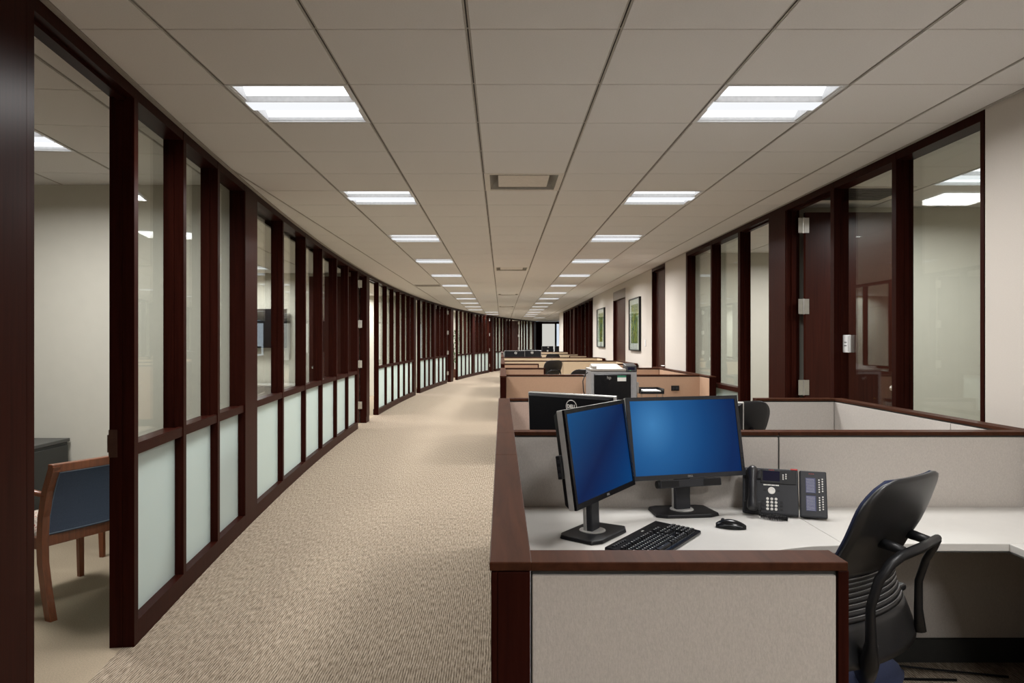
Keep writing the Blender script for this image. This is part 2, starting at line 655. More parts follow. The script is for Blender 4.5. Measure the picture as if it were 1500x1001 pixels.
def door_arc(idx, y0, y1, leaf, label, near_jamb=None, far_jamb=None):
    """an opening in the curved wall from y0 to y1; leaf: 'near', 'far' or None = which jamb carries the open leaf"""
    org = AP(y0, 0, 0)
    e = empty('door_%d' % idx, org, 0, label, 'door', 'open office doors along the left wall', 'structure')
    m = MB()
    arcbox(m, y0, y1, 0.0, FD, HEAD, CEIL - 0.004, org)
    arcbox(m, y0 + 0.01, y1 - 0.01, 0.04, 0.075, HEAD - 0.016, HEAD, org)
    obj('head_rail', m, MAHOG, e)
    jn = jf = None
    if near_jamb:
        m = MB()
        arcbox(m, y0 - near_jamb, y0, 0, FD, 0, CEIL - 0.004, org)
        jn = obj('jamb', m, MAHOG, e)
    if far_jamb:
        m = MB()
        arcbox(m, y1, y1 + far_jamb, 0, FD, 0, CEIL - 0.004, org)
        arcbox(m, y1 - 0.014, y1, 0.045, 0.08, 0, CEIL - 0.06, org)
        jf = obj('jamb', m, MAHOG, e)
    if leaf:
        yy = y1 - 0.055 if leaf == 'far' else y0 + 0.012
        wd = 0.90
        lf = obj('leaf', arcbox(MB(), yy, yy + 0.043, FD + 0.012, FD + 0.012 + wd, 0.012, HEAD - 0.012, org), LEAFWOOD, e)
        hp = AP(yy + (0.0 if leaf == 'far' else 0.043), FD, 0) - org
        hinge_set(e, lambda z: T(hp.x, hp.y - 0.004, z))
        lp = AP(yy, FD + wd - 0.06, 1.02) - org
        lever_handle(lf, org, T(lp.x, lp.y, lp.z) @ Matrix.Rotation(pi / 2, 4, 'X'))
    return e, jf


# near wood-clad panel left of the first door
org = Vector((0, 0, 0))
wl = empty('wall_left', (arcX(0), 0, 0), 0, 'dark mahogany wall panel left of the first open doorway', 'wall', None, 'structure')
org = Vector((arcX(0), 0, 0))
ys = [-4.0, -2.0, -0.2, 1.0, 2.50]
for a, b in zip(ys, ys[1:]):
    obj('wood_panel', arcbox(MB(), a + 0.002, b - 0.002, 0.0, FD, 0, CEIL - 0.004, org), MAHOG, wl)

windows = [
    (1, [3.52, 4.25, 4.95, 5.97], {3: 0.36}, 'three-bay mahogany glazed office front beside the nearest left doorway'),
    (2, [6.02, 7.06, 8.18, 9.21, 10.27, 11.23, 12.13], {}, 'six-bay mahogany glazed front with a television behind its glass'),
    (3, [14.42, 15.45, 16.35, 17.21, 18.01, 18.76, 19.67], {6: 0.33}, 'glazed office front beyond the second pair of left doorways'),
    (4, [20.46, 21.35, 22.10, 23.09, 23.84, 24.60, 25.22], {3: 0.30}, 'glazed office front between the curve and the potted plant'),
    (5, [27.40, 28.22, 29.06, 29.80, 30.83, 31.62, 32.35, 33.10, 33.90], {4: 0.50}, 'long glazed office front just past the potted plant'),
    (6, [35.35, 36.0, 36.75, 37.7, 38.3, 38.95], {3: 0.35}, 'glazed office front where the left wall sweeps across the end'),
    (7, [41.0, 41.6, 42.2, 42.9, 44.3], {4: 0.5}, 'farthest glazed office front at the corridor end'),
]
for i, ys, wides, lab in windows:
    org = AP(ys[0], 0, 0)
    e = empty('window_%d' % i, org, 0, lab, 'window', 'curved glazed office fronts on the left', 'structure')
    if i == 1:       # its first upright is the door jamb
        for k in range(1):
            pass
    bay_arc(e, ys, wides, org, FD if i < 3 else 0.094)
    if i == 1:
        # strike plate let into the doorway face of the first upright
        y0 = ys[0] - 0.05
        up = [c for c in kids(e) if c.name.startswith('mullion')][0]
        m = MB()
        arcbox(m, y0 - 0.002, y0, 0.078, 0.118, 0.93, 1.065, org)
        arcbox(m, y0 - 0.0025, y0 - 0.002, 0.090, 0.100, 0.975, 1.012, org)
        m2 = MB()
        arcbox(m2, y0 - 0.003, y0 + 0.02, 0.116, 0.124, 0.955, 1.04, org)
        obj('strike_plate', m, BRONZE, up)
        obj('strike_lip', m2, BRONZE, up)

door_arc(1, 2.55, 3.47, 'near', 'nearest open doorway on the left, showing a blue-backed chair', near_jamb=0.05)
door_arc(2, 12.13, 12.98, 'far', 'open doorway with hinges on its far jamb past the television office')
ew = empty('trim_1', AP(12.98, 0, 0), 0, 'wide mahogany post between the second and third left doorways', 'trim', None, 'structure')
mullion_arc(ew, 12.98, 13.31, AP(12.98, 0, 0), True)
door_arc(3, 13.31, 14.37, 'near', 'open doorway glowing cream just past the second one')
door_arc(4, 19.67, 20.41, 'near', 'fourth open doorway on the left, narrow pale gap')
door_arc(5, 25.22, 25.95, 'far', 'fifth left doorway with hinges before the potted plant')
ew = empty('trim_2', AP(25.95, 0, 0), 0, 'wide mahogany post beside the plant doorway', 'trim', None, 'structure')
mullion_arc(ew, 25.95, 26.45, AP(25.95, 0, 0), True)
door_arc(6, 26.45, 27.35, None, 'doorway with a potted plant standing inside')
door_arc(7, 33.90, 34.41, 'far', 'left doorway with hinges after the long glazed front')
ew = empty('trim_3', AP(34.41, 0, 0), 0, 'wide mahogany post far along the left curve', 'trim', None, 'structure')
mullion_arc(ew, 34.41, 34.85, AP(34.41, 0, 0), True)
door_arc(8, 34.85, 35.30, None, 'narrow pale doorway far along the left curve')
door_arc(9, 38.95, 40.95, 'far', 'farthest dark doorway on the left curve')

# ------------------------------------------------------------------ right wall
RX = 2.59
RT = 0.12


def wall_box(name, x0, x1, y0, y1, z0, z1, mat, label, cat='wall'):
    o = obj(name, MB().box(0, x1 - x0, 0, y1 - y0, 0, z1 - z0), mat, None, (x0, y0, z0))
    return tag(o, label, cat, None, 'structure')


wall_box('wall_right', RX, RX + RT, -4, 3.80, 0, CEIL, CREAM, 'cream wallcovered wall nearest on the right')
wall_box('wall_right', RX, RX + RT, 9.98, 11.24, 0, CEIL, CREAM, 'cream wall strip between the right glazing and the wood door')
wall_box('wall_right', RX, RX + RT, 12.25, 14.85, 0, CEIL, CREAM, 'cream wall holding the larger nearer picture')
wall_box('wall_right', RX, RX + RT, 16.5, 20.14, 0, CEIL, CREAM, 'cream wall holding the farther picture')
wall_box('wall_right', RX, RX + RT, 29.92, 31.9, 0, CEIL, CREAM, 'cream wall end beyond the dark right glazing')


def mullion_r(parent, y0, y1, org, wide=False):
    m = MB()
    ox, oy = org.x, org.y
    if wide:
        m.box(RX - ox, RX + FD - ox, y0 - oy, y1 - oy, 0, CEIL - 0.004)
        m.box(RX - 0.006 - ox, RX - ox, y0 + 0.004 - oy, y1 - 0.004 - oy, BASEH, CEIL - 0.06)
    else:
        m.box(RX - ox, RX + 0.052 - ox, y0 - oy, y1 - oy, 0, CEIL - 0.004)
        m.box(RX + 0.052 - ox, RX + 0.056 - ox, y0 + 0.003 - oy, y1 - 0.003 - oy, 0, CEIL - 0.004)
        m.box(RX + 0.056 - ox, RX + FD - ox, y0 - oy, y1 - oy, 0, CEIL - 0.004)
    return obj('post' if wide else 'mullion', m, MAHOG, parent)


def bay_r(parent, ups, org):
    """ups: list of (y0, y1, wide)"""
    for y0, y1, wd in ups:
        mullion_r(parent, y0, y1, org, wd)
    for (a0, a1, _), (b0, b1, _) in zip(ups, ups[1:]):
        x, y = org.x, org.y
        bx = lambda x0, x1, z0, z1: MB().box(RX + x0 - x, RX + x1 - x, a1 - y, b0 - y, z0, z1)
        obj('rail', bx(0.004, FD - 0.006, RAIL[0], RAIL[1]), MAHOG, parent)
        obj('bottom_rail', bx(0, FD, 0, BASEH), MAHOG, parent)
        obj('head_rail', bx(0.002, FD, HEAD, CEIL - 0.004), MAHOG, parent)
        obj('glass_pane', bx(0.086, 0.094, RAIL[1] - 0.004, HEAD + 0.004), GLASS, parent)
        obj('frosted_pane', bx(0.050, 0.058, BASEH - 0.004, RAIL[0] + 0.004), FROST, parent)


org = Vector((RX, 3.81, 0))
e = empty('window_8', org, 0, 'nearest right glazed front with two tall panes, door leaf behind', 'window', None, 'structure')
bay_r(e, [(3.81, 3.84, False), (4.66, 4.71, False), (5.53, 5.59, False)], org)
org = Vector((RX, 7.54, 0))
e = empty('window_9', org, 0, 'second right glazed front between open doorway and cream wall', 'window', None, 'structure')
bay_r(e, [(7.72, 7.78, False), (8.75, 8.80, False), (9.90, 9.98, False)], org)
org = Vector((RX, 20.16, 0))
e = empty('window_10', org, 0, 'far dark glazed front on the right beyond the pictures', 'window', None, 'structure')
bay_r(e, [(20.16, 20.22, False), (21.05, 21.1, False), (22.0, 22.05, False), (23.1, 23.15, False), (24.1, 24.15, False), (25.2, 25.5, True)], org)
bay_r(e, [(26.6, 26.9, True), (27.8, 27.85, False), (28.8, 28.85, False), (29.85, 29.92, False)], org)


def door_r(idx, y0, y1, leaf, label, closed=False, transom=False):
    org = Vector((RX, y0, 0))
    e = empty('door_%d' % idx, org, 0, label, 'door', None, 'structure')
    w = y1 - y0
    if not transom:
        obj('head_rail', MB().box(0, FD, 0, w, HEAD, CEIL - 0.004).box(0.04, 0.075, 0.01, w - 0.01, HEAD - 0.016, HEAD), MAHOG, e)
    if closed:
        top = 2.43 if transom else HEAD
        obj('leaf', MB().box(0.062, 0.105, 0.045, w - 0.045, 0.01, top - 0.01), LEAFWOOD, e)
        obj('jamb', MB().box(0, FD, 0, 0.045, 0, top), MAHOG, e)
        obj('jamb', MB().box(0, FD, w - 0.045, w, 0, top), MAHOG, e)
        if transom:
            obj('transom_panel', MB().box(0.004, FD, 0, w, top, CEIL - 0.12), m_plain('taupe_transom', (0.20, 0.165, 0.14, 1), 0.5), e)
            obj('head_filler', MB().box(0.0, FD, 0, w, CEIL - 0.12, CEIL - 0.004), CREAM, e)
    else:
        obj('jamb', MB().box(0, FD, w - 0.012, w, 0, HEAD).box(0.045, 0.08, w - 0.026, w - 0.012, 0, HEAD), MAHOG, e)
        yy = w - 0.075 if leaf == 'far' else 0.012
        wd = 0.86
        lf = obj('leaf', MB().box(FD + 0.03, FD + 0.03 + wd, yy, yy + 0.043, 0.012, HEAD - 0.03), LEAFWOOD, e)
        if leaf == 'far':
            hinge_set(e, lambda z: T(FD + 0.012, yy - 0.003, z))
        lever_handle(lf, org, T(FD + wd - 0.05, yy, 1.075) @ Matrix.Rotation(pi / 2, 4, 'X'))
    return e


door_r(10, 5.59, 6.46, 'far', 'nearest open right doorway with mahogany leaf and steel hinges')
e = empty('trim_4', (RX, 6.46, 0), 0, 'wide mahogany post between the two right doorways', 'trim', None, 'structure')
mullion_r(e, 6.46, 6.87, Vector((RX, 6.46, 0)), True)
door_r(11, 6.87, 7.72, 'near', 'open right doorway showing a pale yellow wall')
e = door_r(12, 11.24, 12.25, None, 'closed mahogany door on the right past the cream strip', closed=True)
h = MB()
Mh = T(0.058, 0.17, 1.1) @ Matrix.Rotation(-pi / 2, 4, 'Y')
h.lathe([(0.028, 0), (0.028, 0.01), (0.012, 0.012), (0.011, 0.06), (0, 0.062)], 14, Mh)
h.tube([(0, 0, 0.055), (0, 0.05, 0.06), (0.0, 0.12, 0.055)], 0.011, 8, Mh)
obj('lever_handle', h, STEEL, e, smooth=True)
door_r(13, 14.85, 16.5, None, 'dark doorway with taupe transom between the two pictures', closed=True, transom=True)
e = door_r(14, 25.5, 26.6, None, 'dark door within the far right glazing', closed=True)

# ------------------------------------------------------------------ floors
def poly_floor(name, pts, mat, label):
    me = bpy.data.meshes.new(name)
    n = len(pts)
    me.from_pydata([(x, y, 0) for x, y in pts] + [(x, y, -0.05) for x, y in pts], [], [tuple(range(n)), tuple(reversed(range(n, 2 * n)))] +
                   [(i, n + i, n + (i + 1) % n, (i + 1) % n) for i in range(n)])
    me.materials.append(mat)
    o = bpy.data.objects.new(name, me)
    COL.objects.link(o)
    return tag(o, label, 'floor', None, 'structure')


ysamp = [-4 + i * 1.0 for i in range(53)]
arc_l = [(AP(y, 0.06).x, AP(y, 0.06).y) for y in ysamp]
poly_floor('floor', [(RX + 0.06, -4.0), (RX + 0.06, 31.9), (8, 31.9), (8, 48)] + list(reversed(arc_l)), CARP, 'tan ribbed loop carpet along the open corridor')
arc_o = [(AP(y, 5.2).x, AP(y, 5.2).y) for y in ysamp]
poly_floor('floor_office', arc_l + list(reversed(arc_o)), CARP_OFF, 'plain tan carpet inside the left offices')
poly_floor('floor_office', [(RX + 0.06, -4), (6.4, -4), (6.4, 31.9), (RX + 0.06, 31.9)], CARP_OFF, 'plain tan carpet inside the right offices')

# ------------------------------------------------------------------ ceiling
TS = 0.6096
X0, Y0 = -0.1365, 2.8375
GL = 0.011      # half gap at the long tees
GC = 0.0035     # half gap at the cross tees
ceil = empty('ceiling', (0, 0, CEIL), 0, 'corridor ceiling of square beige tiles in a slotted grid', 'ceiling', None, 'structure')


def clip_poly(poly, fn):
    out = []
    for i in range(len(poly)):
        a, b = poly[i], poly[(i + 1) % len(poly)]
        fa, fb = fn(a), fn(b)
        if fa >= 0:
            out.append(a)
        if (fa >= 0) != (fb >= 0):
            t = fa / (fa - fb)
            out.append((a[0] + (b[0] - a[0]) * t, a[1] + (b[1] - a[1]) * t))
    return out


lights_cells = {}
LIGHTS = []
order_l = ['first', 'second', 'third', 'fourth', 'fifth', 'sixth', 'seventh', 'eighth', 'ninth', 'tenth', 'eleventh', 'twelfth', 'thirteenth',
           'fourteenth', 'fifteenth', 'sixteenth', 'seventeenth']
for k in range(-3, 15):  # third row behind the viewpoint is unseen, added to brighten the foreground
    n = 1 + 4 * k
    if k <= 12:
        LIGHTS.append((-2 if k <= 10 else -1, n, k, 'left'))
    LIGHTS.append((2 if k <= 13 else 3, n, k, 'right'))
for i, n, k, s in LIGHTS:
    lights_cells[(i, n)] = 1
VENTS = [(0, 4), (0, 15), (0, 26), (0, 37)]
for c in VENTS:
    lights_cells[c] = 1
RET = [(-3, 21)]
for c in RET:
    lights_cells[c] = 1

full_tile = MB().box(GL, TS - GL, GC, TS - GC, 0.0, 0.016).mesh('ceiling_tile')
full_tile.materials.append(TILE)
far_tiles = MB()
for n in range(-12, 73):
    ya, yb = Y0 + n * TS, Y0 + (n + 1) * TS
    for i in range(-5, 6):
        if (i, n) in lights_cells:
            continue
        xa, xb = X0 + i * TS, X0 + (i + 1) * TS
        lxa, lxb = arcX(ya) + 0.03, arcX(yb) + 0.03
        if xb <= min(lxa, lxb) or (xa >= RX and n < 47):
            continue
        clipped = xa < max(lxa, lxb) or (xb > RX and n < 47)
        near = -1 <= n <= 27
        if not clipped and near:
            obj('ceiling_tile', full_tile, TILE, ceil, (xa, ya, 0))
            continue
        poly = [(xa + GL, ya + GC), (xb - GL, ya + GC), (xb - GL, yb - GC), (xa + GL, yb - GC)]
        poly = clip_poly(poly, lambda p: p[0] - (lxa + (lxb - lxa) * (p[1] - ya) / TS))
        if n < 47:
            poly = clip_poly(poly, lambda p: RX - 0.004 - p[0])
        if len(poly) < 3:
            continue
        if near:
            obj('ceiling_tile', MB().prism([(x - xa, y - ya) for x, y in poly], 0, 0.016), TILE, ceil, (xa, ya, 0))
        else:
            far_tiles.prism(poly, 0, 0.016)
o = obj('ceiling_tile_field', far_tiles, TILE, ceil)
o['kind'] = 'stuff'
# tees: a slotted pair of flanges along each long line, a thin strip at each cross line
for i in range(-4, 5):
    x = X0 + i * TS
    ys = [y for y in [(-3.9 + 0.25 * q) for q in range(200)] if arcX(y) + 0.03 < x]
    if not ys:
        continue
    segs = []
    if x < RX:
        segs.append((min(ys), min(max(ys), 45.5)))
    for a, b in segs:
        m = MB()
        m.box(x - GL + 0.001, x - 0.0032, a, b, 0.0022, 0.006)
        m.box(x + 0.0032, x + GL - 0.001, a, b, 0.0022, 0.006)
        t_ = obj('long_tee', m, TEE, ceil)
        obj('tee_slot', MB().box(x - 0.0034, x + 0.0034, a, b, 0.008, 0.010), SLOT, t_)
for n in range(-1, 40):
    y = Y0 + n * TS
    obj('cross_tee', MB().box(arcX(y) + 0.03, RX - 0.004, y - GC - 0.001, y + GC + 0.001, 0.004, 0.006), TEE, ceil)
obj('ceiling_backing', MB().box(-9, 9, -4, 48, 0.12, 0.14), SLOT, ceil)
# edge trims
m = MB()
for a, b in zip(ysamp, ysamp[1:]):
    for q in range(2):
        y0, y1 = a + q * 0.5, a + q * 0.5 + 0.5
        c = [AP(y0, 0.002, -0.003), AP(y0, -0.026, -0.003), AP(y1, -0.026, -0.003), AP(y1, 0.002, -0.003), AP(y0, 0.002, 0.003), AP(y0, -0.026, 0.003), AP(y1, -0.026, 0.003), AP(y1, 0.002, 0.003)]
        m.hexa(c)
        c = [AP(y0, -0.03, 0.001), AP(y0, -0.04, 0.001), AP(y1, -0.04, 0.001), AP(y1, -0.03, 0.001), AP(y0, -0.03, 0.006), AP(y0, -0.04, 0.006), AP(y1, -0.04, 0.006), AP(y1, -0.03, 0.006)]
        m.hexa(c)
o = obj('trim_5', m, TRIMW, None, (0, 0, CEIL))
tag(o, 'thin beige ceiling edge trim along the curved left wall', 'trim', None, 'structure')
o = obj('trim_6', MB().box(-0.022, 0.0, -4, 31.9, -0.004, 0.001), TRIMW, None, (RX, 0, CEIL))
tag(o, 'thin beige ceiling edge trim along the right wall', 'trim', None, 'structure')


# ------------------------------------------------------------------ troffer lights
def make_troffer():
    h = TS / 2
    e = empty('ceiling_light', (0, 0, CEIL))
    f = MB()
    a, b = h - 0.004, h - 0.022
    f.box(-a, a, -a, -b, -0.001, 0.012).box(-a, a, b, a, -0.001, 0.012)
    f.box(-a, -b, -b, b, -0.001, 0.012).box(b, a, -b, b, -0.001, 0.012)
    for q_ in (-1, 1):
        f.box(-b, b, q_ * b - 0.003, q_ * b + 0.003, 0.01, 0.08).box(q_ * b - 0.003, q_ * b + 0.003, -b, b, 0.01, 0.08)
    obj('frame', f, WHITE, e)
    # two curved white reflectors glowing on either side of the centre basket
    for sgn in (-1, 1):
        r = MB()

        def top(u, v, sgn=sgn):
            return (-b + 2 * b * u, sgn * (0.075 + (b - 0.075) * v), 0.020 + 0.045 * (1 - (1.0 - v) ** 2) * (1 - v) * 2.2 + 0.004)

        def bot(u, v, sgn=sgn):
            p = top(u, v)
            return (p[0], p[1], p[2] + 0.004)
        r.shell(4, 8, top, bot)
        obj('reflector', r, LENS, e, smooth=True)
        obj('end_plate', MB().box(sgn * b - 0.010 if sgn > 0 else sgn * b, sgn * b if sgn > 0 else sgn * b + 0.010, -b, b, 0.004, 0.07), WHITE, e)
    bk = MB()
    bk.prism([(-b, -0.06), (b, -0.06), (b, 0.06), (-b, 0.06)], -0.007, 0.03)
    ba = obj('basket', bk, LENS2, e)
    for sgn in (-1, 1):
        obj('basket_rib', MB().box(-b, b, sgn * 0.066 - 0.004, sgn * 0.066 + 0.004, -0.004, 0.026), WHITE, ba)
    return e


def add_lamp(parent, watts, col=(1.0, 0.985, 0.970)):
    ld = bpy.data.lights.new('lamp', 'AREA')
    ld.shape = 'SQUARE'
    ld.size = 0.54
    ld.energy = watts
    ld.color = col
    ld.spread = radians(166)
    lo = bpy.data.objects.new('lamp', ld)
    COL.objects.link(lo)
    lo.parent = parent
    lo.location = (0, 0, -0.012)
    return lo


trof = make_troffer()
first = True


def place_troffer(x, y, rz, label, group, watts):
    global first
    t = trof if first else copy_tree(trof)
    first = False
    t.location = (x, y, CEIL)
    t.rotation_euler = (0, 0, rz)
    tag(t, label, 'ceiling light', group)
    return t


lamps_todo = []
for i, n, k, s in LIGHTS:
    x, y = X0 + (i + 0.5) * TS, Y0 + (n + 0.5) * TS
    if k < 0:
        lab = 'square recessed troffer of the %s row, %s behind the viewpoint' % (s, 'just' if k == -1 else ('two rows' if k == -2 else 'added three rows'))
    else:
        lab = 'square recessed ceiling troffer, %s from the camera in the %s row' % (order_l[k], s)
    lamps_todo.append((place_troffer(x, y, 0, lab, 'recessed troffers along the corridor', LAMP_W), LAMP_W * ((0.2, 0.2, 0.2) if s == 'left' else (1.3, 1.55, 0.95))[k + 3] if k < 0 else LAMP_W * (0.9, 1.14, 1.36)[k] if k < 3 else LAMP_W * 1.5))

# ------------------------------------------------------------------ ceiling vents
def make_vent():
    h = TS / 2
    e = empty('ceiling_vent', (0, 0, CEIL))
    a, b = h - 0.004, h - 0.045
    f = MB()
    f.prism([(-a, -a), (a, -a), (a, -b), (-a, -b)], 0.0, 0.012).prism([(-a, b), (a, b), (a, a), (-a, a)], 0.0, 0.012)
    f.prism([(-a, -b), (-b, -b), (-b, b), (-a, b)], 0.0, 0.012).prism([(b, -b), (a, -b), (a, b), (b, b)], 0.0, 0.012)
    obj('frame', f, VENTM, e)
    c = MB()

    def side(p, q, r_, s_):
        c.v += [p, q, r_, s_]
        n = len(c.v)
        c.f.append((n - 4, n - 3, n - 2, n - 1))
    t = 0.20
    z1 = 0.10
    cone = MB()
    vs = [(-b, -b, 0.006), (b, -b, 0.006), (b, b, 0.006), (-b, b, 0.006), (-t, -t, z1), (t, -t, z1), (t, t, z1), (-t, t, z1)]
    cone._add(vs + [(x * 1.01, y * 1.01, z + 0.006) for x, y, z in vs],
              [(0, 1, 5, 4), (1, 2, 6, 5), (2, 3, 7, 6), (3, 0, 4, 7), (8, 12, 13, 9), (9, 13, 14, 10), (10, 14, 15, 11), (11, 15, 12, 8)])
    obj('cone', cone, CONEM, e)
    obj('duct', MB().lathe([(0.12, z1 - 0.004), (0.13, z1), (0.13, z1 + 0.01)], 20), SLOT, e)
    p = MB()
    q = 0.195
    p.box(-q, q, -q, q, 0.010, 0.014)
    obj('plaque', p, VENTM, e)
    return e


vt = make_vent()
for q, (i, n) in enumerate(VENTS):
    v = vt if q == 0 else copy_tree(vt)
    v.location = (X0 + (i + 0.5) * TS, Y0 + (n + 0.5) * TS, CEIL)
    tag(v, '%s square metal ceiling air diffuser in the middle tile column' % ['nearest', 'second', 'third', 'farthest'][q], 'vent', 'air diffusers in the centre column')
for i, n in RET:
    e = empty('return_grille', (X0 + (i + 0.5) * TS, Y0 + (n + 0.5) * TS, CEIL), 0, 'dark slotted return grille beside the left row of troffers', 'vent')
    f = MB()
    h = TS / 2 - 0.004
    f.box(-h, h, -h, -h + 0.025, 0, 0.01).box(-h, h, h - 0.025, h, 0, 0.01).box(-h, -h + 0.025, -h, h, 0, 0.01).box(h - 0.025, h, -h, h, 0, 0.01)
    obj('frame', f, VENTM, e)
    for q in range(14):
        y = -h + 0.04 + q * 0.039
        obj('slat', MB().box(-h + 0.02, h - 0.02, y, y + 0.02, 0.004, 0.01), TEE, e)
    obj('duct', MB().box(-h, h, -h, h, 0.04, 0.05), SLOT, e)


# ------------------------------------------------------------------ offices: dividing walls, ceilings, outer walls
def office_wall_arc(y, o1, label, th=0.13):
    org = AP(y, FD, 0)
    o = obj('wall_office', arcbox(MB(), y, y + th, FD + 0.001, o1, 0, CEIL + 0.02, org), PAINT, None, org)
    return tag(o, label, 'wall', None, 'structure')


wall_box('wall_office', -7.2, -2.10, 5.66, 5.79, 0, CEIL + 0.02, PAINT, 'pale office wall behind the blue-backed chair')
for y, lab in ((2.3, 'pale office wall just left of the nearest doorway'),
               (13.06, 'pale office wall carrying the television'), (19.44, 'pale office wall past the third left doorway'),
               (22.9, 'pale office wall behind the fourth glazed front'), (26.15, 'pale office wall beside the potted plant'),
               (30.5, 'pale office wall behind the long glazed front'), (34.55, 'pale office wall far along the curve'),
               (37.5, 'pale office wall in the last curved office'), (44.0, 'pale office wall closing the last left office')):
    office_wall_arc(y, 5.2, lab)
m = MB()
for a, b in zip(ysamp, ysamp[1:]):
    m.hexa([AP(a, 5.2, 0), AP(a, 5.3, 0), AP(b, 5.3, 0), AP(b, 5.2, 0), AP(a, 5.2, CEIL + 0.02), AP(a, 5.3, CEIL + 0.02), AP(b, 5.3, CEIL + 0.02), AP(b, 5.2, CEIL + 0.02)])
tag(obj('wall_outer', m, PAINT), 'pale outer wall closing the left offices', 'wall', None, 'structure')
for y, lab in ((-3.9, 'pale office wall behind the near right wall'), (3.2, 'pale office wall behind the nearest cream wall'), (6.62, 'pale office wall behind the open right door leaf'),
               (10.02, 'pale yellow office wall seen through the right doorway'), (20.0, 'pale wall closing the dark right offices'), (29.8, 'pale wall beyond the dark right glazing')):
    wall_box('wall_office', RX + RT, 6.4, y, y + 0.12, 0, CEIL + 0.02, PAINT, lab)
wall_box('wall_outer', 6.4, 6.5, -4, 31.9, 0, CEIL + 0.02, PAINT, 'pale outer wall closing the right offices')
wall_box('wall_back', -7, 6.5, -4.1, -4.0, 0, CEIL + 0.02, PAINT, 'pale wall across the corridor behind the viewpoint')
wall_box('wall_end', RX, 9.0, 31.9, 32.02, 0, CEIL + 0.02, CREAM, 'cream return wall at the far corner')
wall_box('wall_end', 9.0, 9.1, 31.9, 48.1, 0, CEIL + 0.02, PAINT, 'pale wall closing the far lounge area')


def office_ceiling(label, org, ang, ni, nj, keep, holes=(), edge=False):
    """a grid of tiles turned by ANG about ORG; KEEP(point) says whether the tile's middle lies inside the room"""
    e = empty('ceiling_office', (org[0], org[1], CEIL), ang, label, 'ceiling', None, 'structure')
    for i in range(*ni):
        for j in range(*nj):
            c = Rz(ang) @ Vector(((i + 0.5) * TS, (j + 0.5) * TS, 0)) + Vector((org[0], org[1], 0))
            if (i, j) in holes:
                continue
            if not keep(c.x, c.y):
                continue
            if edge:
                loc2 = [(GL, GC), (TS - GL, GC), (TS - GL, TS - GC), (GL, TS - GC)]

                def depth(p, i=i, j=j):
                    w_ = Rz(ang) @ Vector((i * TS + p[0], j * TS + p[1], 0))
                    return offs(w_.x + org[0], w_.y + org[1]) - FD
                ds = [depth(p) for p in loc2]
                if min(ds) < 0:
                    poly = clip_poly(loc2, depth)
                    if len(poly) >= 3:
                        obj('ceiling_tile', MB().prism(poly, 0, 0.016), TILE, e, (i * TS, j * TS, 0))
                    continue
            obj('ceiling_tile', full_tile, TILE, e, (i * TS, j * TS, 0))
    xe = 0.12 if edge else ni[1] * TS
    for i in range(ni[0], (1 if edge else ni[1] + 1)):
        obj('long_tee', MB().box(i * TS - GL, i * TS - 0.003, nj[0] * TS, nj[1] * TS, 0.003, 0.006).box(i * TS + 0.003, i * TS + GL, nj[0] * TS, nj[1] * TS, 0.003, 0.006), TEE, e)
    for j in range(nj[0], nj[1] + 1):
        obj('cross_tee', MB().box(ni[0] * TS, xe, j * TS - GC, j * TS + GC, 0.004, 0.006), TEE, e)
    return e


A1 = radians(5.5)
O1 = (-2.078, 3.528)
office_ceiling('tiled ceiling of the office with the blue-backed chair', O1, A1, (-8, 2), (-2, 4),
               lambda x, y: y < 5.95, holes=((-2, 1),), edge=True)
c = Rz(A1) @ Vector((-1.5 * TS, 1.5 * TS, 0))
lamps_todo.append((place_troffer(O1[0] + c.x, O1[1] + c.y, A1, 'troffer in the ceiling of the office with the blue-backed chair', 'office troffers', ROOM_W), ROOM_W))
# remaining left offices: plain tiled slabs following the wall
for q, (ya, yb, lab) in enumerate(((5.8, 13.1, 'ceiling of the television office'), (13.2, 19.5, 'ceiling of the third left office'), (19.6, 26.2, 'ceiling of the fourth left offices'),
                     (26.3, 34.6, 'ceiling of the plant office'), (34.7, 44.0, 'ceiling of the farthest left offices'))):
    org = AP(ya, FD, CEIL)
    ym = (ya + yb) / 2
    ang = -asin((ym - CY) / RC)
    cc = AP(ym, 0.3)
    e = empty('ceiling_office', (cc.x, cc.y, CEIL), ang, 'tiled ' + lab, 'ceiling', None, 'structure')
    mm = MB()
    half = int((yb - ya) / 2 / TS) + 1
    hole = (-4, 0)
    for i in range(-8, 1):
        for j in range(-half, half):
            c = Rz(ang) @ Vector(((i + 0.5) * TS, (j + 0.5) * TS, 0)) + cc
            if offs(c.x, c.y) < 0.10 or not (ya < CY + (RC) * sin(asin((c.y - CY) / RC)) < yb):
                continue
            if i == -3 and (j - (-half)) % 4 == 2:
                continue
            mm.box(i * TS + GL, (i + 1) * TS - GL, j * TS + GC, (j + 1) * TS - GC, 0, 0.016)
    o = obj('ceiling_tile_field', mm, TILE, e)
    o['kind'] = 'stuff'
    nl = 0
    for j in range(-half, half):
        if (j - (-half)) % 4 == 2:
            c = Rz(ang) @ Vector((-2.5 * TS, (j + 0.5) * TS, 0)) + cc
            if not (ya < c.y < yb):
                continue
            nl += 1
            lamps_todo.append((place_troffer(c.x, c.y, ang, '%s troffer inside the %s' % (order_l[nl - 1], lab.replace('ceiling of the ', '')), 'office troffers', ROOM_W), ROOM_W * (1.1 if q == 0 else 1.9)))
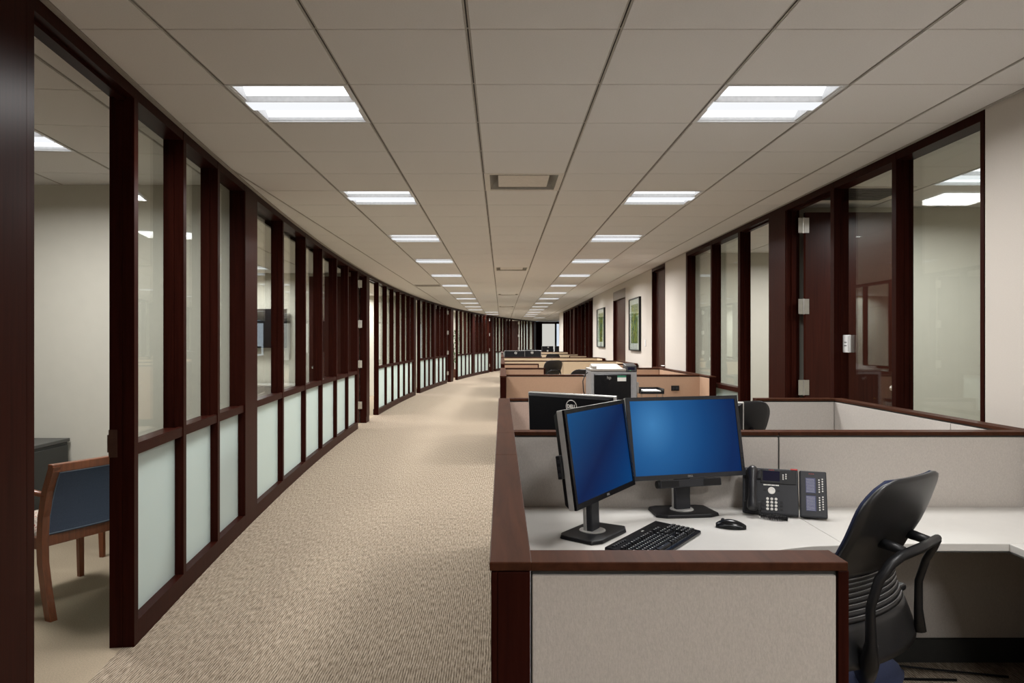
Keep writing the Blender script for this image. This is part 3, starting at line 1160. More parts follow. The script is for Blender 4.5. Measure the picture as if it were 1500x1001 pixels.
# right offices
office_ceiling('tiled ceiling of the nearest right office', (3.43, 5.08), 0.0, (-2, 5), (-4, 3), lambda x, y: x > RX and 3.2 < y < 6.7, holes=((0, 0),))
lamps_todo.append((place_troffer(3.43 + TS / 2, 5.08 + TS / 2, 0, 'troffer seen through the nearest right glass pane', 'office troffers', ROOM_W), ROOM_W))
office_ceiling('tiled ceiling of the second right office', (3.43, 8.4), 0.0, (-2, 5), (-4, 3), lambda x, y: x > RX and 6.6 < y < 10.1, holes=((0, 0),))
lamps_todo.append((place_troffer(3.43 + TS / 2, 8.4 + TS / 2, 0, 'troffer inside the second right office', 'office troffers', ROOM_W), ROOM_W))
e = empty('return_grille', (3.05, 6.0, CEIL), 0, 'dark mesh return grille in the nearest right office ceiling', 'vent')
obj('frame', MB().box(-0.3, 0.3, -0.28, -0.25, -0.008, 0.002).box(-0.3, 0.3, 0.25, 0.28, -0.008, 0.002).box(-0.3, -0.27, -0.25, 0.25, -0.008, 0.002).box(0.27, 0.3, -0.25, 0.25, -0.008, 0.002), VENTM, e)
for q in range(12):
    obj('slat', MB().box(-0.27, 0.27, -0.245 + q * 0.042, -0.215 + q * 0.042, -0.006, 0.0), DKGREY, e)
e = empty('ceiling_office', (RX + 0.1, 20, CEIL), 0, 'plain ceiling over the unlit right offices', 'ceiling', None, 'structure')
obj('ceiling_board', MB().box(0, 4, 0, 11.9, 0.0, 0.02).box(0, 4, -9.8, 0, 0, 0.02), TILE, e)

# far end: pale blind, window and dark frame past the corner
e = empty('window_11', (2.2, 46.0, 0), 0, 'bright far end window with pale blind and dark mullion', 'window', None, 'structure')
obj('frame', MB().box(-0.6, 3.8, 0.02, 0.1, 0, 0.3).box(-0.6, 3.8, 0.02, 0.1, 2.62, CEIL + 0.02), MAHOG, e)
obj('blind', MB().box(0.42, 1.24, 0.03, 0.05, 0.3, 2.62), DAY, e)
obj('mullion', MB().box(1.24, 1.36, 0.0, 0.1, 0.3, 2.62), DKGREY, e)
obj('glass_pane', MB().box(1.36, 1.75, 0.03, 0.05, 0.3, 2.62), DAYB, e)
obj('wood_panel', MB().box(-0.2, 0.42, -0.02, 0.1, 0, CEIL), MAHOG, e)
obj('end_wall', MB().box(-3, -0.2, 0.0, 0.1, 0, CEIL + 0.02).box(1.75, 7, 0.0, 0.1, 0, CEIL + 0.02), PAINT, e)

for t, wts in lamps_todo:
    add_lamp(t, wts)

# ------------------------------------------------------------------ workstation partitions
PH = 1.075
PT = 0.075
CAPT = 0.017


def partition(name, label, p0, ang, segs, fab, ends=(True, True), cap_mat=None, z_joint=None, group=None):
    """a run of fabric panels from p0 along direction ANG; SEGS lengths of its fabric panels"""
    e = empty(name, (p0[0], p0[1], 0), ang, label, 'partition', group)
    L = sum(segs)
    h = PT / 2
    core = MB().box(0.004, L - 0.004, -h + 0.008, h - 0.008, 0.0, PH - CAPT)
    obj('core_frame', core, KICK, e)
    x = 0.0
    epw = 0.022
    for q, s in enumerate(segs):
        a = x + (epw if (q == 0 and ends[0]) else 0.003)
        b = x + s - (epw if (q == len(segs) - 1 and ends[1]) else 0.003)
        for y0, y1 in ((-h, -h + 0.012), (h - 0.012, h)):
            obj('fabric_panel', MB().box(a, b, y0, y1, 0.115, PH - CAPT - 0.009), fab, e, bevel=0.003)
        for sy in (-1, 1):
            obj('base_strip', MB().box(a, b, sy * h - 0.008 if sy > 0 else -h, sy * h if sy > 0 else -h + 0.008, 0, 0.108), KICK, e)
        obj('cap', MB().box(x + 0.0006, x + s - 0.0006, -h - 0.003, h + 0.003, PH - CAPT, PH), cap_mat or MAHOG_CAP, e, bevel=0.002)
        x += s
    if ends[0]:
        obj('end_post', MB().box(-0.002, epw - 0.003, -h - 0.001, h + 0.001, 0, PH - CAPT), MAHOG, e, bevel=0.002)
    if ends[1]:
        obj('end_post', MB().box(L - epw + 0.003, L + 0.002, -h - 0.001, h + 0.001, 0, PH - CAPT), MAHOG, e, bevel=0.002)
    return e


def spine(label, y0, segs, x=0.017):
    """wood-faced low wall along the corridor"""
    e = empty('spine_partition', (x, y0, 0), pi / 2, label, 'partition', 'wood spine walls beside the corridor')
    L = sum(segs)
    h = 0.0375
    u = 0.0
    for s in segs:
        obj('wood_panel', MB().box(u + 0.001, u + s - 0.001, -h, h - 0.012, 0.0, PH - CAPT - 0.002), MAHOG, e, bevel=0.002)
        obj('wood_panel', MB().box(u + 0.001, u + s - 0.001, h - 0.012, h, 0.0, PH - CAPT - 0.002), MAHOG, e, bevel=0.002)
        obj('cap', MB().box(u + 0.0007, u + s - 0.0007, -h - 0.003, h + 0.003, PH - CAPT, PH), MAHOG_CAP, e, bevel=0.002)
        u += s
    return e


spine('wood capped spine wall along the two nearest workstations', 1.353, [1.287, 0.63, 1.98])
spine('second wood spine wall beginning level with the printer', 8.60, [0.40, 2.24])
spine('third wood spine wall beyond the second', 13.3, [2.2, 2.2])
spine('fourth wood spine wall beside the black monitors', 18.6, [2.2, 2.4])
spine('farthest wood spine wall along the corridor', 25.0, [2.2, 2.4])
XA = 0.0549
partition('panel_partition', 'nearest greige fabric partition with mahogany cap in the foreground', (XA, 1.3935), 0, [0.607], FAB, (False, True))
partition('panel_partition', 'greige partition running behind the two blue screens', (XA, 3.34), 0, [1.235, 1.155], FAB, (False, False))
partition('panel_partition', 'greige side partition along the right wall, cap rising to the right', (2.485, 1.35), pi / 2, [1.95, 0.57, 1.40], FAB, (True, False))
partition('panel_partition', 'low pinkish partition left of the black screen back', (XA, 5.25), 0, [0.62], FAB_LIT_ROSE, (False, True))
partition('panel_partition', 'greige partition below the open right door leaf', (1.87, 5.25), 0, [0.575], FAB, (True, False))
partition('panel_partition', 'warm-lit tan partition behind the printer and paper tray', (XA, 8.98), 0, [1.3, 1.14], FAB_LIT_TAN, (False, False))
partition('panel_partition', 'warm-lit tan side partition with dark end post right of the paper tray', (2.53, 8.50), pi / 2, [0.52, 2.70], FAB_LIT_TAN, (True, False))
partition('panel_partition', 'short warm-lit tan partition left of the black chair backs', (XA, 11.25), 0, [0.63], FAB_LIT_TAN, (False, True))
partition('panel_partition', 'warm-lit tan partition right of the printer lid', (1.89, 11.25), 0, [0.60], FAB_LIT_TAN, (True, False))
partition('panel_partition', 'short warm-lit tan partition behind the left one, plate on it', (XA, 13.34), 0, [0.64], FAB_LIT_TAN, (False, True))
partition('panel_partition', 'warm-lit tan partition with dark end left of the closed wood door', (1.94, 13.34), 0, [0.58], FAB_LIT_TAN, (True, True))
partition('panel_partition', 'wide warm-lit cream partition behind the upright black chair', (XA, 15.5), 0, [1.28, 1.23], FAB_LIT_CREAM, (False, False))
partition('panel_partition', 'pale warm-lit side partition below the nearer picture', (2.53, 13.40), pi / 2, [2.1], FAB_LIT_CREAM, (True, False))
partition('panel_partition', 'wide warm-lit cream partition in front of the far black monitors', (XA, 18.62), 0, [1.26, 1.25], FAB_LIT_CREAM, (False, False))
partition('panel_partition', 'side partition with dark post below the farther picture', (2.53, 17.6), pi / 2, [1.0], FAB_LIT_CREAM, (True, False))
partition('panel_partition', 'distant warm-lit tan partition right of the far monitors', (1.15, 23.6), 0, [0.85, 0.55], FAB_LIT_CREAM, (True, True))
partition('panel_partition', 'distant grey partition beneath the far dark glazing', (2.0, 21.0), 0, [0.5], FAB_LIT_CREAM, (True, False))
partition('panel_partition', 'farthest warm-lit tan partition before the end window', (1.55, 28.6), 0, [0.5, 0.8], FAB_LIT_CREAM, (True, True))


# ------------------------------------------------------------------ worktops
WT = 0.726
WTH = 0.030


def worktop(label, pts, loc=(0, 0), legs=()):
    e = empty('worktop', (loc[0], loc[1], 0), 0, label, 'desk')
    obj('top', MB().prism([(x - loc[0], y - loc[1]) for x, y in pts], WT - WTH, WT), WORKTOP, e, bevel=0.003)
    obj('shade_sheet', MB().prism([(x - loc[0], y - loc[1]) for x, y in pts], WT - WTH - 0.003, WT - WTH - 0.0005, None, 0.985), DKGREY, e)  # dark sheet added under the top to deepen the shade below
    for x0, x1, y0, y1 in legs:
        obj('end_panel', MB().box(x0 - loc[0], x1 - loc[0], y0 - loc[1], y1 - loc[1], 0.0, WT - WTH), DKGREY, e)
    return e


yb = 3.296
# corner worktop with a concave sweep between its two wings
sweep = []
cxs, cys, r = 1.30, 2.02, 0.68
pts = [(0.060, 1.436), (0.64, 1.436), (0.64, 2.0)]
for q in range(0, 9):
    a = pi - q / 8 * (pi / 2)
    pts.append((1.30 + 0.66 * cos(a) - 0.0, 2.02 + 0.66 * sin(a)))
pts += [(1.299, 2.70), (1.299, yb), (0.060, yb)]
worktop('white corner worktop carrying both blue screens', pts, (0.06, 1.436), [(0.07, 0.62, 1.45, 1.468)])
worktop('white worktop behind the near chair, right of the phone', [(1.301, 2.70), (1.93, 2.70), (2.445, 2.70), (2.445, yb), (1.301, yb)], (1.301, 2.70))
worktop('white return worktop at the right edge', [(1.93, 1.45), (2.445, 1.45), (2.445, 2.698), (1.93, 2.698)], (1.93, 1.45), [(1.95, 2.44, 1.46, 1.478)])
worktop('white worktop of the second workstation beneath the black-backed screen', [(0.06, 3.384), (2.44, 3.384), (2.44, 3.98), (0.70, 3.98), (0.66, 4.6), (0.66, 5.2), (0.06, 5.2)], (0.06, 3.384), [(2.38, 2.40, 3.4, 3.97)])
e = empty('power_cable', (1.3, 3.1, 0), 0, 'black power cable trailing on the carpet under the worktop', 'cable')
cb = MB()
cb.tube([(-0.75, 0.1, 0.05), (-0.3, 0.12, 0.07), (0.05, 0.13, 0.06), (0.3, 0.12, 0.045), (0.6, 0.1, 0.02), (0.95, 0.05, 0.006)], 0.005, 8)
cb.tube([(-0.7, 0.04, 0.006), (-0.2, 0.02, 0.006), (0.2, 0.04, 0.006), (0.7, 0.02, 0.006)], 0.006, 8)
obj('cord', cb, BLACK, e, smooth=True)


# ------------------------------------------------------------------ monitors
MW, MH = 0.556, 0.361


def make_monitor(label, base, base_rz, ctr, yaw, tilt, scr, soundbar=False, group='flat computer screens', logo_front=True, z0=WT):
    e = empty('monitor', (base[0], base[1], z0), base_rz, label, 'monitor', group)
    bz = 0.016
    bp = [(-0.145, -0.075), (-0.10, -0.100), (0.10, -0.100), (0.145, -0.075), (0.135, 0.07), (0.10, 0.088), (-0.10, 0.088), (-0.135, 0.07)]
    obj('base', MB().prism(bp, 0.001, bz, top_scale=0.97), BLACK, e, bevel=0.004)
    obj('ring', MB().lathe([(0.052, bz), (0.052, bz + 0.003), (0.045, bz + 0.005)], 28), SILVERP, e, smooth=False)
    # stand column leaning up to the head
    inv = Rz(-base_rz)
    head = inv @ (Vector((ctr[0] - base[0], ctr[1] - base[1], 0)))
    hz = ctr[2] - z0
    nb = inv @ (Rz(yaw) @ Vector((0, 1, 0)))          # direction behind the screen
    Mst = Rz(yaw - base_rz)
    top = head + nb * 0.05
    b_ = Vector((0, 0, bz))
    st = MB()
    hh = hz - 0.01

    def colbox(mb, x0, x1, y0, y1):
        mb.hexa([Mst @ Vector((x0, y0, bz + 0.002)), Mst @ Vector((x1, y0, bz + 0.002)), Mst @ Vector((x1, y1, bz + 0.002)), Mst @ Vector((x0, y1, bz + 0.002)),
                 top + Mst @ Vector((x0, y0, hh)), top + Mst @ Vector((x1, y0, hh)), top + Mst @ Vector((x1, y1, hh)), top + Mst @ Vector((x0, y1, hh))])
    colbox(st, -0.036, 0.036, -0.016, 0.008)
    obj('stand_column', st, CHARC, e, bevel=0.004)
    sv = MB()
    colbox(sv, -0.038, 0.038, 0.008, 0.022)
    obj('column_back', sv, SILVERP, e, bevel=0.003)
    # head: everything tilted and turned as one
    hd = Matrix.Translation((head.x, head.y, hz)) @ Rz(yaw - base_rz) @ Matrix.Rotation(tilt, 4, 'X')
    w2, h2 = MW / 2, MH / 2

    def part(name, mb, mat, par=e, **kw):
        o = obj(name, mb, mat, par, **kw)
        if par is e:
            o.matrix_local = hd
        return o
    part('housing', MB().box(-w2, w2, 0.003, 0.030, -h2, h2), SILVERP, bevel=0.004)
    bk = part('back_cover', MB().prism([(-w2 + 0.004, -h2 + 0.004), (w2 - 0.004, -h2 + 0.004), (w2 - 0.004, h2 - 0.004), (-w2 + 0.004, h2 - 0.004)], 0.0, 0.024, Matrix.Translation((0, 0.030, 0)) @ Matrix.Rotation(-pi / 2, 4, 'X') @ Matrix.Scale(-1, 4, (0, 1, 0)), top_scale=0.93), BACKM, bevel=0.003)
    fr = MB()
    bt, bs, bb = 0.016, 0.016, 0.020
    fr.box(-w2, w2, -0.004, 0.006, h2 - bt, h2).box(-w2, w2, -0.004, 0.006, -h2, -h2 + bb)
    fr.box(-w2, -w2 + bs, -0.004, 0.006, -h2 + bb, h2 - bt).box(w2 - bs, w2, -0.004, 0.006, -h2 + bb, h2 - bt)
    bz_ = part('bezel', fr, BLACKG if scr is SCR_L else CHARC)
    part('screen', MB().box(-w2 + bs, w2 - bs, 0.0, 0.004, -h2 + bb, h2 - bt), scr)
    text('logo_text', 'DELL', 0.0115, SILVERP, bz_, (0, -0.0045, -h2 + 0.0095), (pi / 2, 0, 0))
    for q in range(4):
        obj('button', MB().box(w2 - 0.012, w2 - 0.005, -0.0055, -0.004, -h2 + 0.035 + q * 0.020, -h2 + 0.040 + q * 0.020), BLACK, bz_)
    ring = MB()
    n = 36
    path = [(0.033 * cos(2 * pi * k / n), 0, 0.033 * sin(2 * pi * k / n)) for k in range(n + 1)]
    ring.tube(path, 0.0022, 6, T(-0.03, 0.0555, 0.118))
    lg = obj('round_logo', ring, KEYW, bk)
    text('logo_text', 'DELL', 0.025, KEYW, bk, (-0.03, 0.0556, 0.118), (pi / 2, 0, pi), bold=0.0012)
    ub = MB().box(-w2 - 0.016, -w2 + 0.02, 0.030, 0.048, -0.065, 0.02)
    uo = part('usb_hub', ub, BLACK, bevel=0.003)
    for q in range(3):
        obj('usb_port', MB().box(-w2 - 0.017, -w2 - 0.0155, 0.034, 0.043, -0.055 + q * 0.024, -0.043 + q * 0.024), CHARC, uo)
    if soundbar:
        sb = MB().box(-0.150, 0.150, -0.006, 0.028, -h2 - 0.037, -h2 - 0.002)
        so = part('sound_bar', sb, CHARC, bevel=0.004)
        obj('end_cap', MB().tube([(-0.158, 0.014, -h2 - 0.020), (-0.148, 0.014, -h2 - 0.020)], 0.0165, 14), BLACK, so)
        obj('speaker_grille', MB().box(-0.145, -0.06, -0.0068, -0.0058, -h2 - 0.033, -h2 - 0.006).box(0.06, 0.145, -0.0068, -0.0058, -h2 - 0.033, -h2 - 0.006), BLACK, so)
    return e


make_monitor('left blue screen turned sharply, silver edge, on white worktop', (0.362, 2.83), radians(54), (0.392, 2.780, 1.069), radians(57.7), radians(-8.2), SCR_L)
make_monitor('larger facing brighter blue screen with sound bar beneath', (0.808, 3.185), radians(6), (0.820, 3.153, 1.071), radians(15.5), radians(-10.9), SCR_R, soundbar=True)
make_monitor('black-backed screen with round logo seen over the middle partition', (0.36, 3.79), radians(140), (0.385, 3.82, 1.036), radians(180 - 40), radians(-3), SCR_L)
make_monitor('hidden neighbour screen showing only a silver right edge', (0.97, 3.62), radians(166), (0.955, 3.66, 1.013), radians(180 - 17), radians(-3), SCR_L)
make_monitor('left of two far black monitor backs above the cream partition', (0.35, 19.25), radians(180), (0.35, 19.3, 1.06), radians(180), 0, SCR_L)
make_monitor('right of two far black monitor backs above the cream partition', (0.80, 19.25), radians(176), (0.80, 19.35, 1.07), radians(176), 0, SCR_L)
worktop('far white worktop under the two black monitor backs', [(0.06, 18.66), (2.4, 18.66), (2.4, 19.3), (0.06, 19.3)], (0.06, 18.66), [(0.08, 0.10, 18.7, 19.28), (2.3, 2.32, 18.7, 19.28)])


# ------------------------------------------------------------------ keyboard, mouse, phone
def make_keyboard():
    e = empty('keyboard', (0.583, 2.695, WT), radians(55.0), 'black keyboard angled on the white worktop between the screens', 'keyboard')
    L, W = 0.465, 0.195
    b = MB()
    b.hexa([(-L / 2, -W / 2, 0.0005), (L / 2, -W / 2, 0.0005), (L / 2, W / 2, 0.0005), (-L / 2, W / 2, 0.0005),
            (-L / 2, -W / 2, 0.016), (L / 2, -W / 2, 0.016), (L / 2, W / 2, 0.028), (-L / 2, W / 2, 0.028)])
    obj('case', b, BLACKG, e, bevel=0.005)
    k = MB()
    pr = MB()
    tiltz = lambda y: 0.0165 + (y + W / 2) / W * 0.012

    def key(x, y, w=0.0165, h=0.0165):
        z = tiltz(y)
        k.hexa([(x - w / 2, y - h / 2, z), (x + w / 2, y - h / 2, z), (x + w / 2, y + h / 2, z + 0.001), (x - w / 2, y + h / 2, z + 0.001),
                (x - w / 2 + 0.0025, y - h / 2 + 0.002, z + 0.008), (x + w / 2 - 0.0025, y - h / 2 + 0.002, z + 0.008), (x + w / 2 - 0.0025, y + h / 2 - 0.002, z + 0.009), (x - w / 2 + 0.0025, y + h / 2 - 0.002, z + 0.009)])
        pr.box(x - 0.0045, x - 0.001, y + 0.0005, y + 0.0045, z + 0.0088, z + 0.0092)
    p = 0.019
    x0 = -L / 2 + 0.020
    rows = [-0.070, -0.051, -0.032, -0.013, 0.006]
    for r, y in enumerate(rows):
        if r == 0:
            for q in (0, 1.35, 2.7):
                key(x0 + q * p, y, 0.022)
            key(x0 + 6.5 * p, y, 0.11)
            for q in (10.4, 11.7, 13.0, 14.2):
                key(x0 + q * p, y, 0.021)
        else:
            for q in range(14):
                key(x0 + (q + (0.3 * (4 - r) if q else 0)) * p if q < 13 else x0 + 13.6 * p, y)
    for q in range(13):
        key(x0 + (q + q // 4 * 0.35) * p * 1.02, 0.034, 0.0155, 0.013)
    for q in range(3):
        xx = x0 + (15.3 + q) * p
        for y in (0.034, 0.006, -0.013):
            key(xx, y)
        key(xx, -0.070)
    key(x0 + 16.3 * p, -0.051)
    for q in range(4):
        for y in rows:
            key(x0 + (18.9 + q) * p, y)
    o = obj('keycaps', k, BLACK, e)
    o['kind'] = 'stuff'
    o = obj('key_legend', pr, KEYW, e)
    o['kind'] = 'stuff'
    for q in range(6):
        obj('media_key', MB().lathe([(0.006, 0), (0.006, 0.003), (0.004, 0.004)], 10, T(-0.20 + q * 0.018, W / 2 - 0.022, 0.0265)), CHARC, e)
    text('logo_text', 'DELL', 0.008, KEYW, e, (0.05, W / 2 - 0.024, 0.0273), (radians(3.5), 0, 0))
    return e


make_keyboard()
e = empty('mouse', (0.945, 2.925, WT), radians(-17), 'black computer mouse on the white worktop beside the phone', 'mouse')
m = MB()


def mouse_top(u, v):
    x = -0.060 + 0.120 * u
    prof = sin(pi * min(max(u * 0.86 + 0.07, 0), 1)) ** 0.6
    hw = 0.031 * (0.80 + 0.2 * sin(pi * u)) * (sin(pi * (0.04 + 0.92 * u)) ** 0.35)
    y = -hw + 2 * hw * v
    s = 1 - abs(2 * v - 1) ** 2.6
    z = 0.003 + 0.036 * prof * (0.25 + 0.75 * s) * (1.0 - 0.18 * u)
    return (x, y, z)


def mouse_bot(u, v):
    p = mouse_top(u, v)
    return (p[0], p[1], 0.001)


m.shell(18, 12, mouse_top, mouse_bot)
obj('body', m, BLACKG, e, smooth=True)
obj('wheel', MB().lathe([(0.007, -0.003), (0.008, 0), (0.007, 0.003)], 14, T(-0.032, 0, 0.0315) @ Matrix.Rotation(pi / 2, 4, 'X')), CHARC, e)
obj('side_trim', MB().tube([(-0.045, 0.029, 0.012), (0.0, 0.0335, 0.018), (0.045, 0.028, 0.013)], 0.0022, 6).tube([(-0.045, -0.029, 0.012), (0.0, -0.0335, 0.018), (0.045, -0.028, 0.013)], 0.0018, 6), CHARC, e)

PHYAW = radians(-20)
e = empty('desk_phone', (1.178, 3.112, WT), PHYAW, 'black desk telephone with keypad, small display and coiled handset cord', 'telephone')
LEAN = radians(-24)
F = T(0, 0, 0.012) @ Matrix.Rotation(LEAN, 4, 'X')     # face plane: x across, z up along the leaning face, -y outwards
hw, fh = 0.116, 0.205
obj('body', MB().box(-hw, hw, 0.0, 0.028, 0, fh, F), CHARC, e, bevel=0.006, seg=3)
st = MB()
st.hexa([F @ Vector((-0.09, 0.028, 0.02)), F @ Vector((0.09, 0.028, 0.02)), (0.09, 0.15, 0.002), (-0.09, 0.15, 0.002),
         F @ Vector((-0.09, 0.028, 0.16)), F @ Vector((0.09, 0.028, 0.16)), (0.09, 0.16, 0.01), (-0.09, 0.16, 0.01)])
obj('rear_stand', st, BLACK, e)
obj('display_surround', MB().box(-0.040, 0.108, -0.003, 0.001, 0.135, 0.198, F), BLACK, e, bevel=0.003)
dsp = obj('display', MB().box(-0.030, 0.040, -0.0046, -0.003, 0.146, 0.192, F), PHSCR, e)
obj('display_edge', MB().box(-0.032, 0.042, -0.0044, -0.0030, 0.144, 0.146, F).box(-0.032, 0.042, -0.0044, -0.003, 0.192, 0.194, F), DKGREY, dsp)
for q in range(2):
    for r in range(3):
        obj('button', MB().lathe([(0.0032, 0), (0.0032, 0.002), (0.0022, 0.003)], 8, F @ T(0.054 + q * 0.012, -0.003, 0.158 + r * 0.009 + q * 0.003) @ Matrix.Rotation(pi / 2, 4, 'X')), KEYW, e)
for q in range(4):
    obj('softkey', MB().box(-0.028 + q * 0.0165, -0.013 + q * 0.0165, -0.0025, 0.001, 0.126, 0.131, F), KEYW, e)
obj('navigation_ring', MB().lathe([(0.0155, 0), (0.0155, 0.003), (0.013, 0.004), (0.005, 0.003), (0.0, 0.003)], 24, F @ T(0.006, 0, 0.104) @ Matrix.Rotation(pi / 2, 4, 'X')), KEYW, e)
for sx in (-0.022, 0.034):
    obj('feature_key', MB().box(sx - 0.006, sx + 0.006, -0.002, 0.001, 0.100, 0.108, F), BLACK, e)
for q in range(3):
    for r in range(4):
        obj('key', MB().lathe([(0.0060, 0), (0.0060, 0.003), (0.0045, 0.004)], 12, F @ T(-0.011 + q * 0.0175, 0, 0.022 + r * 0.0150) @ Matrix.Rotation(pi / 2, 4, 'X')), KEYW, e)
for r in range(3):
    obj('feature_key', MB().box(-0.036, -0.024, -0.002, 0.001, 0.018 + r * 0.016, 0.027 + r * 0.016, F), BLACK, e)
    obj('feature_key', MB().box(0.040, 0.052, -0.002, 0.001, 0.018 + r * 0.016, 0.027 + r * 0.016, F), BLACK, e)
text('logo_text', 'AVAYA', 0.0075, REDP, e, (F @ Vector((0.006, -0.0034, 0.1955)))[:], (pi / 2 + LEAN, 0, 0))
obj('message_light', MB().box(0.085, hw - 0.001, -0.001, 0.02, fh - 0.004, fh + 0.003, F), REDP, e, bevel=0.002)
# handset: two rounded ends joined by an arched grip
hs = MB()
hp = []
hr = []
for q in range(17):
    t = q / 16
    z = 0.008 + 0.190 * t
    out = 0.020 + 0.022 * sin(pi * t)
    hp.append(F @ Vector((-0.073, -out, z)))
    endf = abs(2 * t - 1)
    hr.append(0.0215 + 0.0095 * min(1, max(0, endf - 0.40) / 0.35) - (0.010 if q in (0, 16) else 0))
hs.tube(hp, hr, 14, None, 0.78)
obj('handset', hs, HANDM, e, smooth=True)
for za, zb_ in ((0.150, 0.195), (0.008, 0.050)):
    obj('cradle', MB().box(-0.109, -0.037, -0.010, 0.001, za, zb_, F), BLACK, e, bevel=0.008, seg=3)
cd = MB()
path = []
for q in range(300):
    t = q / 299
    a = t * 2 * pi * 19
    c = Vector((-0.055 + 0.125 * t, -0.025 - 0.035 * sin(pi * t * 0.9) - 0.012 * t, 0.011))
    if t < 0.12:
        c.z += 0.03 * (1 - t / 0.12)
    path.append(c + Vector((0.0, 0.0085 * cos(a), 0.0085 * sin(a))))
cd.tube(path, 0.0019, 5)
path2 = []
for q in range(260):
    t = q / 259
    a = t * 2 * pi * 12
    c = Vector((0.070 - 0.075 * t, -0.058 + 0.018 * sin(pi * t) + 0.020 * t, 0.0105))
    path2.append(c + Vector((0.0, 0.0085 * cos(a), 0.0085 * sin(a))))
cd.tube(path2, 0.0019, 5)
cd.tube([F @ Vector((-0.081, -0.014, 0.010)), (-0.062, -0.03, 0.03), (-0.055, -0.025, 0.022)], 0.005, 8)
obj('coiled_cord', cd, BLACK, e, smooth=True)
# add-on button module standing right of the phone
ex = Rz(PHYAW) @ Vector((0.118 + 0.058, -0.002, 0))
e = empty('phone_module', (1.178 + ex.x, 3.112 + ex.y, WT), PHYAW, 'narrow black button module with two lilac displays right of the telephone', 'telephone')
obj('body', MB().box(-0.055, 0.055, 0, 0.024, 0, fh - 0.001, F), CHARC, e, bevel=0.006, seg=3)
obj('rear_stand', MB().hexa([F @ Vector((-0.04, 0.024, 0.02)), F @ Vector((0.04, 0.024, 0.02)), (0.04, 0.14, 0.002), (-0.04, 0.14, 0.002),
                              F @ Vector((-0.04, 0.024, 0.15)), F @ Vector((0.04, 0.024, 0.15)), (0.04, 0.15, 0.01), (-0.04, 0.15, 0.01)]), BLACK, e)
for zz in (0.028, 0.106):
    d = obj('display', MB().box(-0.030, 0.010, -0.0012, 0.001, zz, zz + 0.066, F), MODSCR, e)
    for q in range(11):
        obj('display_line', MB().box(-0.028, 0.006, -0.0016, -0.0011, zz + 0.004 + q * 0.0056, zz + 0.0048 + q * 0.0056, F), KEYW, d)
    for q in range(2):
        for r in range(6):
            obj('button', MB().lathe([(0.0033, 0), (0.0033, 0.002), (0.0022, 0.003)], 8, F @ T(0.024 + q * 0.0135, 0, zz + 0.006 + r * 0.0105 + q * 0.004) @ Matrix.Rotation(pi / 2, 4, 'X')), KEYW, e)
text('logo_text', 'AVAYA', 0.0070, REDP, e, (F @ Vector((-0.006, -0.0006, 0.190)))[:], (pi / 2 + LEAN, 0, 0))


